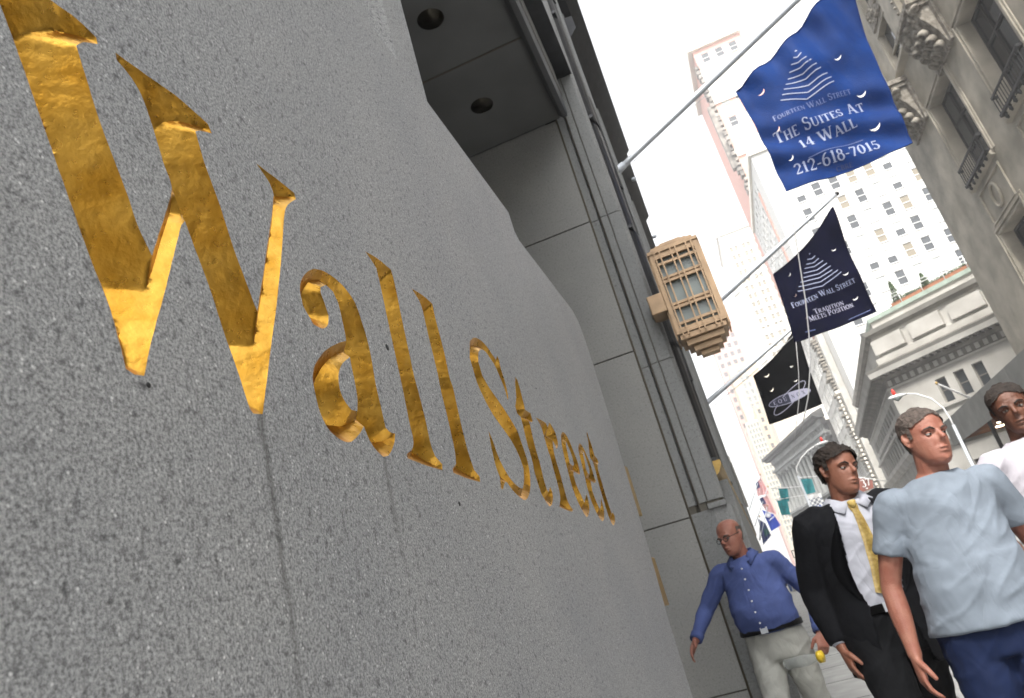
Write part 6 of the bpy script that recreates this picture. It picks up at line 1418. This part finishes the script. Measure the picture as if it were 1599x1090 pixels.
# man in the blue shirt, passing the end of the engraved wall
person('walking man in a blue long-sleeved shirt and pale trousers, thinning grey hair, by the wall', (-.14, 5.72), R(-14), 1.75,
    dict(R=[(-.40, -.02, 1.20), (-.47, -.20, 1.04)], L=[(.31, .05, 1.15), (.30, -.06, .90)], LR=[(-.10, -.14, .50), (-.11, .02, .10)], LL=[(.11, .06, .49), (.12, .32, .16)], lean=-.02, leany=-.02, hoff=(-.01, -.02, 0), curlR=.4, curlL=.9, thumbR=(.2, -.9, .3), palmL=(-.3, .9, 0), thumbL=(-.6, -.6, 0)),
    R(-22), (R(4), R(-4)), skinA, (hair_mat('thin grey hair', (.16, .13, .11)), 'fringe'), .075, PG,
    dict(top=fabric('blue shirt cotton', (.075, .105, .27)), trousers=fabric('stone trousers', (.42, .42, .385)), collar='open', placket=True, belt=True, cuffs=True, glasses=True, seed=3, wr=.006, fat=1.1))
# man in the dark suit
person('walking man in a black suit with white shirt and yellow tie, dark hair', (.40, 4.2), R(8), 1.83,
    dict(R=[(-.235, .06, 1.13), (-.22, -.02, .87)], L=[(.27, -.04, 1.14), (.26, -.18, .93)], LR=[(-.10, -.20, .52), (-.10, -.06, .10)], LL=[(.10, .10, .50), (.11, .36, .18)], lean=.03, leany=-.03, hoff=(.0, -.02, .0)),
    R(26), (R(3), R(8)), skinB, (hair_mat('dark brown hair', (.026, .016, .011)), 'full'), .02, PG,
    dict(top=fabric('white shirt cotton', (.46, .47, .53)), trousers=fabric('black suit trousers', (.004, .0045, .006)), jacket=fabric('black suit wool', (.004, .0045, .0065)), tie=None, collar='shut', belt=True, seed=5, gap=.075) | dict(tie=mat('yellow patterned tie', (.62, .46, .14), .5, noise_scale=60, col2=(.42, .28, .07))))
# man in the grey t-shirt
person('walking man in a pale grey t-shirt and blue jeans, with cropped grey hair', (.70, 3.56), R(2), 1.79,
    dict(R=[(-.275, .04, 1.12), (-.30, -.02, .86)], L=[(.30, .10, 1.13), (.36, -.08, .95)], LR=[(-.11, -.08, .50), (-.11, .10, .12)], LL=[(.11, -.16, .52), (.12, -.10, .10)], lean=.02, leany=-.03, hoff=(.02, -.015, 0), sh=.185, curlR=.55),
    R(22), (R(0), R(5)), skinA, (hair_mat('cropped grey hair', (.13, .10, .085)), 'crop'), .04, PG,
    dict(top=fabric('pale grey jersey', (.20, .235, .28)), topname='t_shirt', trousers=fabric('blue denim', (.006, .013, .045)), crew=True, sleeve=.62, tuck=False, seed=8, wr=.006, fat=1.05, belt=False))
# man in the white shirt at the right edge
person('man with a shaved head in a loose white shirt, at the right edge', (1.36, 4.40), R(16), 1.90,
    dict(R=[(-.30, .02, 1.13), (-.27, -.12, .90)], L=[(.30, .04, 1.13), (.28, -.08, .90)], LR=[(-.10, -.12, .50), (-.10, .06, .11)], LL=[(.11, .06, .50), (.12, .28, .16)], lean=.0, leany=-.03, sh=.20),
    R(-30), (R(4), R(-5)), skinC, (hair_mat('dark stubble', (.03, .02, .015)), 'crop'), .03, PG,
    dict(top=fabric('white cotton', (.44, .42, .46)), topname='t_shirt', trousers=fabric('pale pink trousers', (.55, .40, .38)), crew=True, sleeve=.75, tuck=False, seed=11, wr=.007))
# the bottle swinging from the blue-shirted man's hand
def build_bottle():
    p = PY(1262, 1030, 5.45); q = PY(1279, 1026, 5.42); d = (q-p).normalized()
    root = thing('bottle', 'clear plastic bottle with a yellow cap held by the man in the blue shirt', 'bottle', tuple(q))
    gm = mat('clear plastic', (.9, .93, .93), .06); gm.node_tree.nodes['Principled BSDF'].inputs['Transmission Weight'].default_value = .9; gm.node_tree.nodes['Principled BSDF'].inputs['IOR'].default_value = 1.2
    bm = B(); tube(bm, [-d*.235, -d*.225, -d*.17, -d*.12, -d*.085, -d*.05, -d*.02, d*.0], [.024, .033, .031, .034, .034, .028, .018, .016], 20); obj('bottle_body', bm, gm, root, True)
    bm = B(); tube(bm, [-d*.004, d*.024], [.036, .035], 20); tube(bm, [d*.0242, d*.03], [.022, .021], 16); obj('cap', bm, mat('yellow cap', (.75, .52, .03), .35), root, True)
build_bottle()
# distant pedestrians at the foot of the street: too far to tell apart
bm = B(); rr = random.Random(12)
cm = [fabric('far clothing '+n, c) for n, c in (('blue', (.08, .13, .33)), ('white', (.6, .6, .62)), ('dark', (.03, .03, .04)), ('tan', (.4, .3, .22)))]
for q in range(70):
    x, y = rr.uniform(.6, 3.2) if q % 3 else rr.uniform(8.5, 12), rr.uniform(46, 110); h = rr.uniform(1.6, 1.85); mi = rr.randrange(4)
    lathe(bm, [(.10, .02), (.14, .5*h), (.20, .62*h), (.21, .80*h), (.07, .85*h)], (x, y, 0), 8, mi=mi); lathe(bm, [(.05, .86*h), (.10, .90*h), (.10, .96*h), (.03, h)], (x, y, 0), 8, mi=4)
o = obj('distant_crowd', bm, cm+[skinB]); tag(o, 'crowd of tiny distant pedestrians at the foot of the street', 'crowd', kind='stuff')

# ---------------------------------------------------------------- summer haze in the street air
bm = B(); box(bm, -190, 190, -190, 660, -1.4, 142)
hz = obj('haze', bm, M['white']); hz['kind'] = 'stuff'; hz['label'] = 'pale summer haze filling the street canyon'; hz['category'] = 'haze'
hm = bpy.data.materials.new('haze air'); hm.use_nodes = True; n = hm.node_tree.nodes; n.remove(n['Principled BSDF'])
v = n.new('ShaderNodeVolumePrincipled'); v.inputs['Color'].default_value = (.96, .97, 1, 1); v.inputs['Density'].default_value = .0016
hm.node_tree.links.new(v.outputs[0], n['Material Output'].inputs['Volume']); hz.data.materials.clear(); hz.data.materials.append(hm)
